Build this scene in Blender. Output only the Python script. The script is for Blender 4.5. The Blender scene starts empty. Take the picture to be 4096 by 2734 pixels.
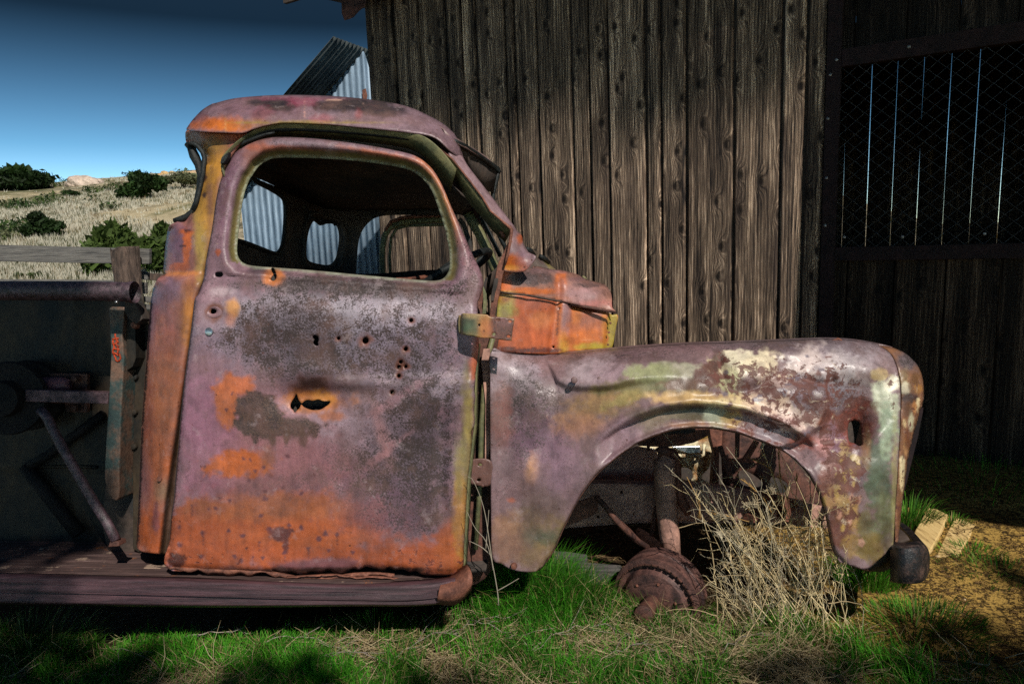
import bpy, bmesh, math, random
import numpy as np
from mathutils import Vector, Matrix
from mathutils.geometry import delaunay_2d_cdt
R_ = math.radians
random.seed(7); rng = np.random.default_rng(7)
scene = bpy.context.scene
COL = scene.collection

# ------------------------------------------------------------------ camera
CAMH = 1.27; PITCH = R_(8.7); ROLL = R_(2.2); FPX = 2731.0; W_, H_ = 4096.0, 2734.0
_f = np.array([0, math.cos(PITCH), -math.sin(PITCH)])
_r0 = np.array([1.0, 0, 0]); _u0 = np.array([0, math.sin(PITCH), math.cos(PITCH)])
_r = math.cos(ROLL)*_r0 - math.sin(ROLL)*_u0
_u = math.cos(ROLL)*_u0 + math.sin(ROLL)*_r0
CAM = np.array([0, 0, CAMH])
cd = bpy.data.cameras.new("camera"); cam = bpy.data.objects.new("camera", cd); COL.objects.link(cam)
cd.sensor_width = 36; cd.lens = 36*FPX/W_; cd.clip_start = 0.05; cd.clip_end = 2000
cam.matrix_world = Matrix(((_r[0], _u[0], -_f[0], 0), (_r[1], _u[1], -_f[1], 0), (_r[2], _u[2], -_f[2], CAMH), (0, 0, 0, 1)))
scene.camera = cam

# ------------------------------------------------------------------ light
SUN = np.array([.31, -.66, .72]); SUN /= np.linalg.norm(SUN)      # towards the sun
elev = math.asin(SUN[2]); azim = math.atan2(SUN[0], SUN[1])
world = bpy.data.worlds.new("World"); scene.world = world; world.use_nodes = True
wn = world.node_tree; bg = wn.nodes["Background"]
sky = wn.nodes.new("ShaderNodeTexSky"); sky.sky_type = 'NISHITA'; sky.sun_disc = False
sky.sun_elevation = elev; sky.sun_rotation = azim; sky.altitude = 3500; sky.air_density = 1.0; sky.dust_density = 0.4; sky.ozone_density = 2.5
gm = wn.nodes.new("ShaderNodeGamma"); gm.inputs[1].default_value = 1.15
wm = wn.nodes.new('ShaderNodeMix'); wm.data_type = 'RGBA'; wm.blend_type = 'MULTIPLY'; wm.inputs[0].default_value = 1; wm.inputs[7].default_value = (.98, 1.0, .82, 1)
wn.links.new(sky.outputs[0], gm.inputs[0]); wn.links.new(gm.outputs[0], wm.inputs[6]); 
wt = wn.nodes.new('ShaderNodeTexCoord'); wsx = wn.nodes.new('ShaderNodeSeparateXYZ'); wr = wn.nodes.new('ShaderNodeValToRGB'); wp = wn.nodes.new('ShaderNodeMix'); wp.data_type = 'RGBA'; wp.blend_type = 'MULTIPLY'; wp.inputs[0].default_value = 1
wn.links.new(wt.outputs['Generated'], wsx.inputs[0]); wn.links.new(wsx.outputs[2], wr.inputs[0])      # sky ramp darkens quickly with height, standing in for a vignette
for q_, (p_, v_) in zip([wr.color_ramp.elements[0], wr.color_ramp.elements[1], wr.color_ramp.elements.new(.2), wr.color_ramp.elements.new(.32)], ((.03, 2.6), (.60, .10), (.13, 1.5), (.28, .17))):
    q_.position = p_; q_.color = (v_*(.95 if p_ < .1 else .62), v_*(.98 if p_ < .1 else .90), v_*1.04, 1)
wn.links.new(wm.outputs[2], wp.inputs[6]); wn.links.new(wr.outputs[0], wp.inputs[7]); wn.links.new(wp.outputs[2], bg.inputs[0]); bg.inputs[1].default_value = 0.06
sl = bpy.data.lights.new("sun", 'SUN'); sl.energy = 4.2; sl.angle = R_(0.5); sl.color = (1.0, .94, .85)
so = bpy.data.objects.new("sun", sl); COL.objects.link(so); so.location = (3, -4, 8)
so.rotation_euler = Vector(tuple(SUN)).to_track_quat('Z', 'Y').to_euler()
scene.view_settings.view_transform = 'Standard'; scene.view_settings.look = 'None'
scene.view_settings.exposure = 0; scene.view_settings.gamma = 1
try:
    scene.cycles.use_denoising = False; scene.cycles.max_bounces = 5; scene.cycles.diffuse_bounces = 3
except Exception: pass

# ------------------------------------------------------------------ helpers: pixels -> points
LV = _f + _r*(2106-2048)/FPX + _u*(1367-1360)/FPX; LV /= np.linalg.norm(LV)   # truck's lateral axis, away from camera
FV = math.cos(R_(2.0))*_r - math.sin(R_(2.0))*_u; FV -= LV*FV.dot(LV); FV /= np.linalg.norm(FV)
UV_ = np.cross(FV, LV); UV_ = UV_ if UV_.dot(_u) > 0 else -UV_
Z0 = 2.04
def rays(x, y):
    x = np.asarray(x, float); y = np.asarray(y, float)
    return _f[None] + _r[None]*((x-2048)/FPX)[:, None] + _u[None]*((1367-y)/FPX)[:, None]
def Qa(x, y, t):
    v = rays(x, y); k = (Z0 + np.asarray(t, float))/(v @ LV)
    return CAM[None] + v*k[:, None]
def Q(x, y, t=0.0): return Qa([x], [y], [t])[0]
def proj(P): d = np.asarray(P)-CAM; z = d @ _f; return 2048+FPX*(d @ _r)/z, 1367-FPX*(d @ _u)/z
def QZ(x, y, z): v = rays([x], [y])[0]; return CAM + v*z            # at camera depth z
def QG(x, y, g=0.0): v = rays([x], [y])[0]; return CAM + v*((g-CAMH)/v[2])
CR = {0: (0, 0, 1), 1: (500, 300, .7237), 2: (500, 1200, .8293), 3: (1800, 1000, .9565), 4: (0, 900, 1.0204), 5: (2900, 0, 1.275), 6: (0, 0, .7653),
      7: (2000, 1600, .6386), 8: (3000, 1700, .6594), 9: (1700, 600, .574), 10: (2900, 1300, .7015), 11: (0, 1000, .829), 12: (1300, 0, .894), 13: (0, 0, 1.7437)}
def c(i, s):
    ox, oy, k = CR[i]
    return [(ox+k*float(a.split(',')[0]), oy+k*float(a.split(',')[1])) for a in s.split()]
def lin(r, g, b, k=1.0):
    f = lambda v: ((v/255+.055)/1.055)**2.4 if v > 10 else v/255/12.92
    return np.array([f(r)*k, f(g)*k, f(b)*k])

# ------------------------------------------------------------------ noise (numpy)
def vnoise(x, y, seed=0):
    xi = np.floor(x).astype(np.int64); yi = np.floor(y).astype(np.int64); xf = x-xi; yf = y-yi
    def h(a, b):
        n = (a*374761393 + b*668265263 + seed*1442695041) & 0xffffffff
        n = ((n ^ (n >> 13))*1274126177) & 0xffffffff
        return ((n ^ (n >> 16)) & 0xffff)/65535.0
    u = xf*xf*(3-2*xf); v = yf*yf*(3-2*yf)
    return (h(xi, yi)*(1-u)+h(xi+1, yi)*u)*(1-v) + (h(xi, yi+1)*(1-u)+h(xi+1, yi+1)*u)*v
def fbm(x, y, sc, seed=0, o=4):
    r = 0; a = .5; s = 0
    for k in range(o):
        r = r + a*vnoise(x/sc*2**k+17*k, y/sc*2**k-9*k, seed+k*31); s += a; a *= .55
    return r/s
def sstep(a, b, v):
    q = np.clip((v-a)/(b-a), 0, 1); return q*q*(3-2*q)
def interp(poly, x): return np.interp(x, [p[0] for p in poly], [p[1] for p in poly])
def dist(x, y, poly, closed=False):
    P = np.array(poly, float); A = P if closed else P[:-1]; B = np.roll(P, -1, 0) if closed else P[1:]
    d = np.full(x.shape, 1e9)
    for a, b in zip(A, B):
        ab = b-a; l = ab.dot(ab)+1e-9
        q = np.clip(((x-a[0])*ab[0]+(y-a[1])*ab[1])/l, 0, 1)
        d = np.minimum(d, np.hypot(x-a[0]-q*ab[0], y-a[1]-q*ab[1]))
    return d
def inside(x, y, poly):
    P = np.array(poly, float); Qp = np.roll(P, -1, 0); r = np.zeros(x.shape, bool)
    for a, b in zip(P, Qp):
        m = (a[1] > y) != (b[1] > y)
        if a[1] != b[1]: r ^= m & (x < (b[0]-a[0])*(y-a[1])/(b[1]-a[1])+a[0])
    return r
def resample(P, step, closed=False, smooth=True):
    P = np.array(P, float)
    if smooth and len(P) > 2:
        n = len(P); out = []
        rngi = range(n if closed else n-1)
        for i in rngi:
            g = (lambda j: P[j % n]) if closed else (lambda j: P[min(max(j, 0), n-1)])
            p0, p1, p2, p3 = g(i-1), g(i), g(i+1), g(i+2)
            for q in np.linspace(0, 1, 6, endpoint=False):
                out.append(.5*((2*p1)+(-p0+p2)*q+(2*p0-5*p1+4*p2-p3)*q*q+(-p0+3*p1-3*p2+p3)*q**3))
        if not closed: out.append(P[-1])
        P = np.array(out)
    if closed: P = np.vstack([P, P[:1]])
    d = np.concatenate([[0], np.cumsum(np.linalg.norm(np.diff(P, axis=0), axis=1))])
    n = max(int(round(d[-1]/step)), 3)
    t = np.linspace(0, d[-1], n+1)
    R = np.stack([np.interp(t, d, P[:, k]) for k in range(P.shape[1])], 1)
    return R[:-1] if closed else R
def resn(P, n, smooth=True):
    P = resample(P, 1e-9 + np.linalg.norm(np.diff(np.array(P, float), axis=0), axis=1).sum()/400, False, smooth)
    i = np.linspace(0, len(P)-1, n); k = np.arange(len(P))
    return np.stack([np.interp(i, k, P[:, j]) for j in range(P.shape[1])], 1)

# ------------------------------------------------------------------ helpers: objects
def empty(name, loc, label, cat, group=None):
    o = bpy.data.objects.new(name, None); COL.objects.link(o); o.location = tuple(float(v) for v in loc); o.empty_display_size = .1
    o["label"] = label; o["category"] = cat
    if group: o["group"] = group
    return o
def wloc(o):
    v = Vector((0, 0, 0))
    while o is not None: v += o.location; o = o.parent
    return np.array(v)
def mk(name, V, F, mat, parent=None, smooth=True, col=None, attrs=None):
    V = np.asarray(V, float); me = bpy.data.meshes.new(name)
    base = wloc(parent) if parent is not None else np.zeros(3)
    V = V-base
    if isinstance(F, np.ndarray) and F.ndim == 2:
        k = F.shape[1]; me.vertices.add(len(V)); me.vertices.foreach_set('co', V.astype(np.float32).ravel())
        me.loops.add(F.size); me.loops.foreach_set('vertex_index', F.astype(np.int32).ravel())
        me.polygons.add(len(F)); me.polygons.foreach_set('loop_start', np.arange(0, F.size, k, dtype=np.int32))
        me.polygons.foreach_set('loop_total', np.full(len(F), k, np.int32)); me.update(calc_edges=True)
    else: me.from_pydata([tuple(v) for v in V], [], F)
    if smooth: me.polygons.foreach_set('use_smooth', [True]*len(me.polygons))
    if col is not None:
        a = me.color_attributes.new('Col', 'FLOAT_COLOR', 'POINT'); cc = np.ones((len(V), 4), np.float32); cc[:, :col.shape[1]] = col
        a.data.foreach_set('color', cc.ravel())
    for nm_, vals in (attrs or {}).items():
        a = me.attributes.new(nm_, 'FLOAT', 'POINT'); a.data.foreach_set('value', np.asarray(vals, np.float32))
    me.validate(); me.update()
    o = bpy.data.objects.new(name, me); COL.objects.link(o)
    if mat is not None: me.materials.append(mat)
    if parent is not None: o.parent = parent
    return o
def tag(o, label=None, cat=None, group=None, kind=None):
    for k, v in (("label", label), ("category", cat), ("group", group), ("kind", kind)):
        if v: o[k] = v
    return o
def solid(o, th, off=-1.0):
    m = o.modifiers.new('solid', 'SOLIDIFY'); m.thickness = th; m.offset = off; m.use_even_offset = False; return o
def es(o):
    m = o.modifiers.new('split', 'EDGE_SPLIT'); m.split_angle = R_(32); return o
def bev(o, w, seg=2):
    m = o.modifiers.new('bevel', 'BEVEL'); m.width = w; m.segments = seg; m.limit_method = 'ANGLE'; m.angle_limit = R_(35); return o

PCACHE = {}
def sheet(name, outline, tf, mat, parent, holes=(), step=10, paint=None, th=.004, smooth_out=True, ext=(), hstep=None, chip=None):
    """sheet metal: outline + holes in the photo's pixels, distance inboard from tf(x,y)"""
    O = resample(outline, step, True, smooth_out); Hs = [resample(h, hstep or step*.6, True, True) for h in holes]
    x0, y0 = O.min(0); x1, y1 = O.max(0)
    gx, gy = np.meshgrid(np.arange(x0, x1, step), np.arange(y0, y1, step*.87))
    gx[1::2] += step*.5; gx = gx.ravel()+rng.uniform(-.12, .12, gx.size)*step; gy = gy.ravel()+rng.uniform(-.12, .12, gy.size)*step
    m = inside(gx, gy, O); gx, gy = gx[m], gy[m]
    m = dist(gx, gy, O, True) > step*.55
    for h in Hs: m &= ~inside(gx, gy, h) & (dist(gx, gy, h, True) > step*.45)
    gx, gy = gx[m], gy[m]
    pts = [Vector((float(a), float(b))) for a, b in O]; edges = [(i, (i+1) % len(O)) for i in range(len(O))]
    for h in Hs:
        n0 = len(pts); pts += [Vector((float(a), float(b))) for a, b in h]; edges += [(n0+i, n0+(i+1) % len(h)) for i in range(len(h))]
    pts += [Vector((float(a), float(b))) for a, b in zip(gx, gy)]
    vo, eo, fo = delaunay_2d_cdt(pts, edges, [], 0, 1e-4)[:3]
    P = np.array([(v.x, v.y) for v in vo]); F = np.array([f for f in fo if len(f) == 3])
    cx, cy = P[F].mean(1).T
    k = inside(cx, cy, O)
    for h in Hs: k &= ~inside(cx, cy, h)
    F = F[k]
    a = P[F]; ar = (a[:, 1, 0]-a[:, 0, 0])*(a[:, 2, 1]-a[:, 0, 1])-(a[:, 1, 1]-a[:, 0, 1])*(a[:, 2, 0]-a[:, 0, 0])
    F[ar > 0] = F[ar > 0][:, ::-1]                     # normals to the camera side
    x, y = P.T; t = tf(x, y)+x*0
    V = Qa(x, y, t)
    colr = paint(x, y) if paint else None
    chp = chip(x, y) if chip else None
    for poly, steps in ext:                            # real continuation beyond the silhouette: rows going inboard
        E = resample(poly, step*1.6, False, True); ex, ey = E.T; et = tf(ex, ey)+ex*0; base = Qa(ex, ey, et)+LV*0.0005; n = len(ex)
        rows = [base]
        for dt, du, dfw in steps: rows.append(base+LV*dt+UV_*du+FV*dfw)
        n0 = len(V); V = np.vstack([V]+rows)
        qf = []
        for r in range(len(rows)-1):
            for i in range(n-1):
                a0 = n0+r*n+i; qf += [(a0, a0+1, a0+n+1), (a0, a0+n+1, a0+n)]
        F = np.vstack([F, np.array(qf)])
        if colr is not None: colr = np.vstack([colr]+[paint(ex, ey)]*len(rows))
        if chp is not None: chp = np.concatenate([chp]+[chip(ex, ey)]*len(rows))
    o = mk(name, V, F, mat, parent, True, colr, {'Chip': chp} if chp is not None else None)
    if th: solid(o, th)
    return o
def loft(name, rows, mat, parent, paint=None, th=0, n=None, closed=False, smooth=True, pix=True):
    """surface through several polylines of (x, y, t)"""
    n = n or max(len(r) for r in rows); RR = [resn(r, n, smooth) for r in rows]
    A = np.vstack(RR); V = Qa(A[:, 0], A[:, 1], A[:, 2]) if pix else A
    m = len(RR); F = []
    for r in range(m if closed else m-1):
        for i in range(n-1):
            a = r*n+i; b = ((r+1) % m)*n+i; F.append((a, a+1, b+1, b))
    o = mk(name, V, F, mat, parent, True, paint(A[:, 0], A[:, 1]) if paint else None)
    if th: solid(o, th, 0)
    return o
def tube_geo(P, rad, k=8, cap=True):
    P = np.array(P, float); n = len(P); rad = np.broadcast_to(np.array(rad, float), (n,))
    T = np.gradient(P, axis=0); T /= np.linalg.norm(T, axis=1)[:, None]+1e-12
    up = np.array([0, 0, 1.0]) if abs(T[0, 2]) < .9 else np.array([1.0, 0, 0]); V = []
    N = np.cross(T[0], up); N /= np.linalg.norm(N)
    for i in range(n):
        N = N-T[i]*N.dot(T[i]); N /= np.linalg.norm(N); B = np.cross(T[i], N)
        for j in range(k):
            a = 2*math.pi*j/k; V.append(P[i]+rad[i]*(math.cos(a)*N+math.sin(a)*B))
    F = [(i*k+j, i*k+(j+1) % k, (i+1)*k+(j+1) % k, (i+1)*k+j) for i in range(n-1) for j in range(k)]
    if cap: F += [tuple(range(k))[::-1], tuple((n-1)*k+j for j in range(k))]
    return V, F
def merge(parts):
    V, F = [], []
    for v, f in parts:
        n = len(V); V += list(v); F += [tuple(i+n for i in q) for q in f]
    return V, F
def tube(name, P, rad, mat, parent, k=10, sm=None, cap=True):
    if sm: P = resample(P, sm, False, True)
    V, F = tube_geo(P, rad, k, cap); return mk(name, V, F, mat, parent)
def qp(pts, n=None):  # list of (x,y,t) pixels -> points
    A = np.array(pts, float)
    return Qa(A[:, 0], A[:, 1], A[:, 2])
def ct(i, s, t):   # traced points with a constant or list of t
    P = c(i, s); T = t if hasattr(t, '__len__') else [t]*len(P)
    return [(p[0], p[1], q) for p, q in zip(P, T)]
def prism_geo(P, vec):
    P = np.array(P, float); n = len(P); V = list(P)+list(P+np.array(vec))
    F = [tuple(range(n))[::-1], tuple(range(n, 2*n))]+[(i, (i+1) % n, (i+1) % n+n, i+n) for i in range(n)]
    return V, F
def fixn(o):
    bm = bmesh.new(); bm.from_mesh(o.data); bmesh.ops.recalc_face_normals(bm, faces=bm.faces); bm.to_mesh(o.data); bm.free(); return o
def slab(name, pts, depth, mat, parent, b=.003):
    """flat plate: traced outline (x,y,t) given real thickness inboard"""
    V, F = prism_geo(qp(pts), LV*depth); o = mk(name, V, F, mat, parent, False); fixn(o)
    if b: bev(o, b)
    return o
def box_geo(c0, ax, ay, az):
    c0, ax, ay, az = map(np.array, (c0, ax, ay, az)); V = [c0+sx*ax+sy*ay+sz*az for sx in (-1, 1) for sy in (-1, 1) for sz in (-1, 1)]
    return V, [(0, 1, 3, 2), (4, 6, 7, 5), (0, 4, 5, 1), (2, 3, 7, 6), (0, 2, 6, 4), (1, 5, 7, 3)]
def lathe_geo(prof, org, axis, k=24):
    axis = np.array(axis, float)/np.linalg.norm(axis); a = np.cross(axis, [0, 0, 1.0]); a /= np.linalg.norm(a); b = np.cross(axis, a); V = []
    for r, h in prof:
        for j in range(k): V.append(np.array(org)+axis*h+r*(math.cos(2*math.pi*j/k)*a+math.sin(2*math.pi*j/k)*b))
    n = len(prof); F = [(i*k+j, i*k+(j+1) % k, (i+1)*k+(j+1) % k, (i+1)*k+j) for i in range(n-1) for j in range(k)]
    F += [tuple(range(k))[::-1], tuple((n-1)*k+j for j in range(k))]
    return V, F

# ------------------------------------------------------------------ materials
def newmat(name):
    m = bpy.data.materials.new(name); m.use_nodes = True; nt = m.node_tree; return m, nt, nt.nodes["Principled BSDF"]
def N(nt, typ, **kw):
    n = nt.nodes.new(typ)
    for k, v in kw.items():
        if k.startswith('i_'): n.inputs[int(k[2:]) if k[2:].isdigit() else k[2:]].default_value = v
        else: setattr(n, k, v)
    return n
def noise(nt, co, scale, detail=4, rough=.6, dist_=0):
    n = N(nt, 'ShaderNodeTexNoise'); n.inputs['Scale'].default_value = scale; n.inputs['Detail'].default_value = detail
    n.inputs['Roughness'].default_value = rough; n.inputs['Distortion'].default_value = dist_
    if co: nt.links.new(co, n.inputs['Vector'])
    return n.outputs['Fac']
def ramp(nt, src, stops):
    r = N(nt, 'ShaderNodeValToRGB'); e = r.color_ramp.elements
    while len(e) < len(stops): e.new(.5)
    for q, (p, v) in zip(e, stops):
        q.position = p; q.color = (v, v, v, 1) if not hasattr(v, '__len__') else (*v[:3], 1)
    nt.links.new(src, r.inputs[0]); return r.outputs[0]
def math_(nt, op, a, b=None, clamp=False):
    m = N(nt, 'ShaderNodeMath', operation=op, use_clamp=clamp)
    for i, v in ((0, a), (1, b)):
        if v is None: continue
        if isinstance(v, (int, float)): m.inputs[i].default_value = v
        else: nt.links.new(v, m.inputs[i])
    return m.outputs[0]
def mix(nt, fac, a, b, mode='MIX'):
    m = N(nt, 'ShaderNodeMix', data_type='RGBA', blend_type=mode)
    for i, v in ((0, fac), (6, a), (7, b)):
        if isinstance(v, (int, float)): m.inputs[i].default_value = v
        elif hasattr(v, '__len__'): m.inputs[i].default_value = (*[float(q) for q in v][:3], 1)
        else: nt.links.new(v, m.inputs[i])
    return m.outputs[2]
def coord(nt, scale=(1, 1, 1), rot=(0, 0, 0), kind='Object'):
    tc = N(nt, 'ShaderNodeTexCoord'); mp = N(nt, 'ShaderNodeMapping'); mp.inputs['Scale'].default_value = scale; mp.inputs['Rotation'].default_value = rot
    nt.links.new(tc.outputs[kind], mp.inputs[0]); return mp.outputs[0]
def bump(nt, bs, h, strength=.3, d=.002):
    b = N(nt, 'ShaderNodeBump'); b.inputs['Strength'].default_value = strength; b.inputs['Distance'].default_value = d
    nt.links.new(h, b.inputs['Height']); nt.links.new(b.outputs[0], bs.inputs['Normal']); return b

def rust_painted(name, rough=.42, spec=.5, sat=1.0):
    """patina metal: broad colour areas come from the mesh's own rust map, speckle from noise"""
    m, nt, bs = newmat(name); co = coord(nt)
    at = N(nt, 'ShaderNodeAttribute', attribute_name='Col')
    a = at.outputs['Alpha']
    n1 = noise(nt, co, 190, 5, .7); n2 = noise(nt, co, 28, 5, .65); n3 = noise(nt, co, 420, 3, .6); n4 = noise(nt, co, 7, 3, .5)
    s = math_(nt, 'ADD', math_(nt, 'MULTIPLY', n1, .65), math_(nt, 'MULTIPLY', n2, .5))      # ~.57
    thr = math_(nt, 'SUBTRACT', s, math_(nt, 'SUBTRACT', .70, math_(nt, 'MULTIPLY', a, .20)))
    dk = math_(nt, 'MULTIPLY', math_(nt, 'MULTIPLY', thr, 10, True), math_(nt, 'MULTIPLY', a, 1.15, True))
    c1 = mix(nt, dk, at.outputs['Color'], tuple(lin(58, 46, 48)))
    lt = math_(nt, 'MULTIPLY', math_(nt, 'SUBTRACT', n3, .60), 4, True)
    n7 = noise(nt, co, 9, 5, .65); n8 = noise(nt, coord(nt, (1, 1, 1), (0, 0, 1)), 16, 6, .75)
    vmask = math_(nt, 'ADD', .48, math_(nt, 'MULTIPLY', a, .65), True)
    c1 = mix(nt, math_(nt, 'MULTIPLY', ramp(nt, n7, [(.48, 0), (.62, .55)]), vmask), c1, tuple(lin(112, 84, 82)))
    c1 = mix(nt, math_(nt, 'MULTIPLY', ramp(nt, n8, [(.54, 0), (.62, .38)]), vmask), c1, tuple(lin(84, 66, 74)))
    c1 = mix(nt, math_(nt, 'MULTIPLY', ramp(nt, n8, [(.34, .30), (.42, 0)]), vmask), c1, tuple(lin(188, 172, 186)))
    # peeling paint: rust shows through pale chips where the rust map asks for it
    ch = N(nt, 'ShaderNodeAttribute', attribute_name='Chip').outputs['Fac']; nA = noise(nt, co, 34, 7, .72, .4); nB = noise(nt, coord(nt, (1, 1, 1), (1, 0, 0)), 22, 7, .7, .6)
    mA = math_(nt, 'MULTIPLY', math_(nt, 'SUBTRACT', nA, math_(nt, 'SUBTRACT', .80, math_(nt, 'MULTIPLY', ch, .31))), 26, True); mA = math_(nt, 'MULTIPLY', mA, math_(nt, 'GREATER_THAN', ch, .02))
    mB = math_(nt, 'MULTIPLY', math_(nt, 'SUBTRACT', nB, math_(nt, 'SUBTRACT', .84, math_(nt, 'MULTIPLY', ch, .27))), 18, True); mB = math_(nt, 'MULTIPLY', mB, math_(nt, 'GREATER_THAN', ch, .02))
    c1 = mix(nt, math_(nt, 'MULTIPLY', mB, .75), c1, tuple(lin(214, 196, 176))); c1 = mix(nt, math_(nt, 'MULTIPLY', mA, .92), c1, tuple(lin(104, 50, 42)))
    c2 = mix(nt, math_(nt, 'MULTIPLY', lt, .22), c1, tuple(lin(205, 190, 200)))
    v = ramp(nt, n2, [(.3, .74), (.7, 1.18)]); c3 = mix(nt, 1.0, c2, v, 'MULTIPLY')
    v2 = ramp(nt, n4, [(.3, .85), (.7, 1.12)]); c4 = mix(nt, 1.0, c3, v2, 'MULTIPLY')
    # small rust pits
    vo = N(nt, 'ShaderNodeTexVoronoi', feature='F1'); vo.inputs['Scale'].default_value = 38; nt.links.new(co, vo.inputs['Vector'])
    pit = math_(nt, 'MULTIPLY', math_(nt, 'SUBTRACT', .17, vo.outputs['Distance']), 14, True)
    pm = math_(nt, 'MULTIPLY', pit, math_(nt, 'MULTIPLY', math_(nt, 'SUBTRACT', noise(nt, co, 5, 2), .52), 7, True))
    c5 = mix(nt, math_(nt, 'MULTIPLY', pm, .75), c4, tuple(lin(88, 50, 40)))
    n6 = noise(nt, coord(nt, (60, 60, 5)), 1, 4, .6); c5 = mix(nt, 1.0, c5, ramp(nt, n6, [(.3, .84), (.7, 1.1)]), 'MULTIPLY')
    hs = N(nt, 'ShaderNodeHueSaturation'); hs.inputs['Saturation'].default_value = sat; hs.inputs['Value'].default_value = .86; nt.links.new(c5, hs.inputs['Color']); c5 = hs.outputs[0]; c5 = mix(nt, 1.0, c5, (1.06, 1.0, .88), 'MULTIPLY')
    nt.links.new(c5, bs.inputs['Base Color'])
    rr = math_(nt, 'ADD', math_(nt, 'MULTIPLY', n1, .35), rough-.17); rr = math_(nt, 'ADD', rr, math_(nt, 'MULTIPLY', math_(nt, 'ADD', dk, mA), .25))
    nt.links.new(rr, bs.inputs['Roughness']); bs.inputs['Specular IOR Level'].default_value = spec; bs.inputs['Metallic'].default_value = .0
    hh = math_(nt, 'ADD', math_(nt, 'MULTIPLY', n1, .5), math_(nt, 'SUBTRACT', math_(nt, 'MULTIPLY', n2, .7), math_(nt, 'MULTIPLY', math_(nt, 'ADD', math_(nt, 'ADD', dk, pm), math_(nt, 'MULTIPLY', mA, 1.6)), .35)))
    bump(nt, bs, hh, .55, .0022)
    return m
M_RUST = rust_painted('patina_rust'); M_FEND = rust_painted('patina_fender', .39, .6, .86)
def simple(name, colA, colB, sc=20, rough=.7, bmp=.4, spec=.3, stretch=(1, 1, 1), stops=(.35, .65), metallic=0, d=.003):
    m, nt, bs = newmat(name); co = coord(nt, stretch); n = noise(nt, co, sc, 6, .65)
    cc = ramp(nt, n, [(stops[0], colA), (stops[1], colB)]); n2 = noise(nt, co, sc*6, 3, .6)
    cc = mix(nt, 1.0, cc, ramp(nt, n2, [(.3, .7), (.7, 1.25)]), 'MULTIPLY')
    nt.links.new(cc, bs.inputs['Base Color']); bs.inputs['Roughness'].default_value = rough; bs.inputs['Specular IOR Level'].default_value = spec; bs.inputs['Metallic'].default_value = metallic
    bump(nt, bs, math_(nt, 'ADD', n, n2), bmp, d); return m
M_DARKRUST = simple('dark_rust', lin(58, 42, 40), lin(112, 74, 62), 25, .65)
M_BRRUST = simple('brown_rust', lin(84, 54, 46), lin(140, 90, 72), 22, .65)
M_INT = simple('cab_interior', lin(46, 46, 46), lin(84, 70, 62), 9, .8, .2)
M_OLIVE = simple('olive_primer', lin(78, 84, 62), lin(128, 122, 84), 12, .55, .3, .4)
M_BLACKMET = simple('black_worn_metal', lin(26, 26, 30), lin(92, 72, 66), 34, .42, .6, .6, stops=(.48, .70))
M_RUBBER = simple('black_rubber', lin(16, 19, 20), lin(42, 46, 46), 60, .5, .5)
M_CHROME = simple('dull_chrome', lin(150, 155, 160), lin(205, 205, 205), 50, .25, .1, .5, metallic=.9)
M_PIPE = simple('weathered_pipe', lin(40, 32, 36), lin(92, 72, 80), 60, .4, .6, .6)
M_CREAM = simple('peeling_cream', lin(150, 110, 70), lin(226, 214, 178), 14, .5, .5, stops=(.4, .55))
M_BEDPAN = simple('bed_panel', lin(22, 27, 29), lin(66, 54, 40), 9, .6, .4, .3, stretch=(1, 1, .6))  # olive and rust tones pulled down to carry the box's shade
M_DEEP = simple('shade_dark_steel', lin(14, 15, 17), lin(34, 30, 30), 14, .8, .3)  # near-black tone carries the load box's shade
M_FRAME = simple('chassis_rust', lin(140, 106, 96), lin(196, 150, 132), 14, .7)
M_BOARD = simple('running_board_metal', lin(44, 32, 36), lin(88, 62, 68), 14, .45, .6, .5, stretch=(.3, 3, 3))
M_RED = simple('red_oxide_shaded', lin(24, 17, 20), lin(44, 28, 30), 20, .85)  # dark red with the screen frame's shade mixed into the colour
M_BOLT = simple('bolt_head', lin(120, 120, 122), lin(180, 180, 180), 90, .4, .2, metallic=.5)

def paintf(base, blobs, wseed=3, amp=.30):
    """rust map: base colour with irregular patches; each blob = (crop, x, y, rx, ry, colour, strength, softness, speckle)"""
    def f(x, y):
        n1 = fbm(x, y, 120, wseed, 4); n2 = fbm(x, y, 34, wseed+9, 3); n3_ = fbm(x, y, 14, wseed+19, 2)
        n = (n1-.5)*.75+(n2-.5)*.65+(n3_-.5)*.4
        c_ = np.tile(np.append(base[0], base[1]), (len(x), 1)).astype(float)
        for b in blobs:
            i, bx, by, rx, ry, colr, st, so_, sp = b[:9]; rot = R_(b[9]) if len(b) > 9 else 0
            ox, oy, k = CR[i]; cx, cy = ox+k*bx, oy+k*by
            dx, dy = x-cx, y-cy; u = (dx*math.cos(rot)+dy*math.sin(rot))/(rx*k); v = (-dx*math.sin(rot)+dy*math.cos(rot))/(ry*k)
            d = np.sqrt(u*u+v*v); w = st*sstep(.5-so_, .5+so_, 1-d*.5+n*amp*2.0)
            c_ = c_*(1-w[:, None])+np.append(colr, sp)[None]*w[:, None]
        g = 1+(fbm(x, y, 260, wseed+40, 3)-.5)*.35
        c_[:, :3] *= g[:, None]
        return c_.astype(np.float32)
    return f
P_ = lin(146, 112, 122); LAV = lin(176, 158, 178); OR = lin(172, 90, 58); OR2 = lin(166, 102, 70); DK = lin(84, 70, 78); YO = lin(160, 136, 70); OLI = lin(132, 128, 74)
GR = lin(112, 128, 98); TEAL = lin(104, 132, 124); BR = lin(98, 76, 64); RB = lin(122, 60, 42); WH = lin(236, 226, 204); PK = lin(190, 120, 132); PUR = lin(128, 84, 104); OCH = lin(190, 130, 70)
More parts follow.
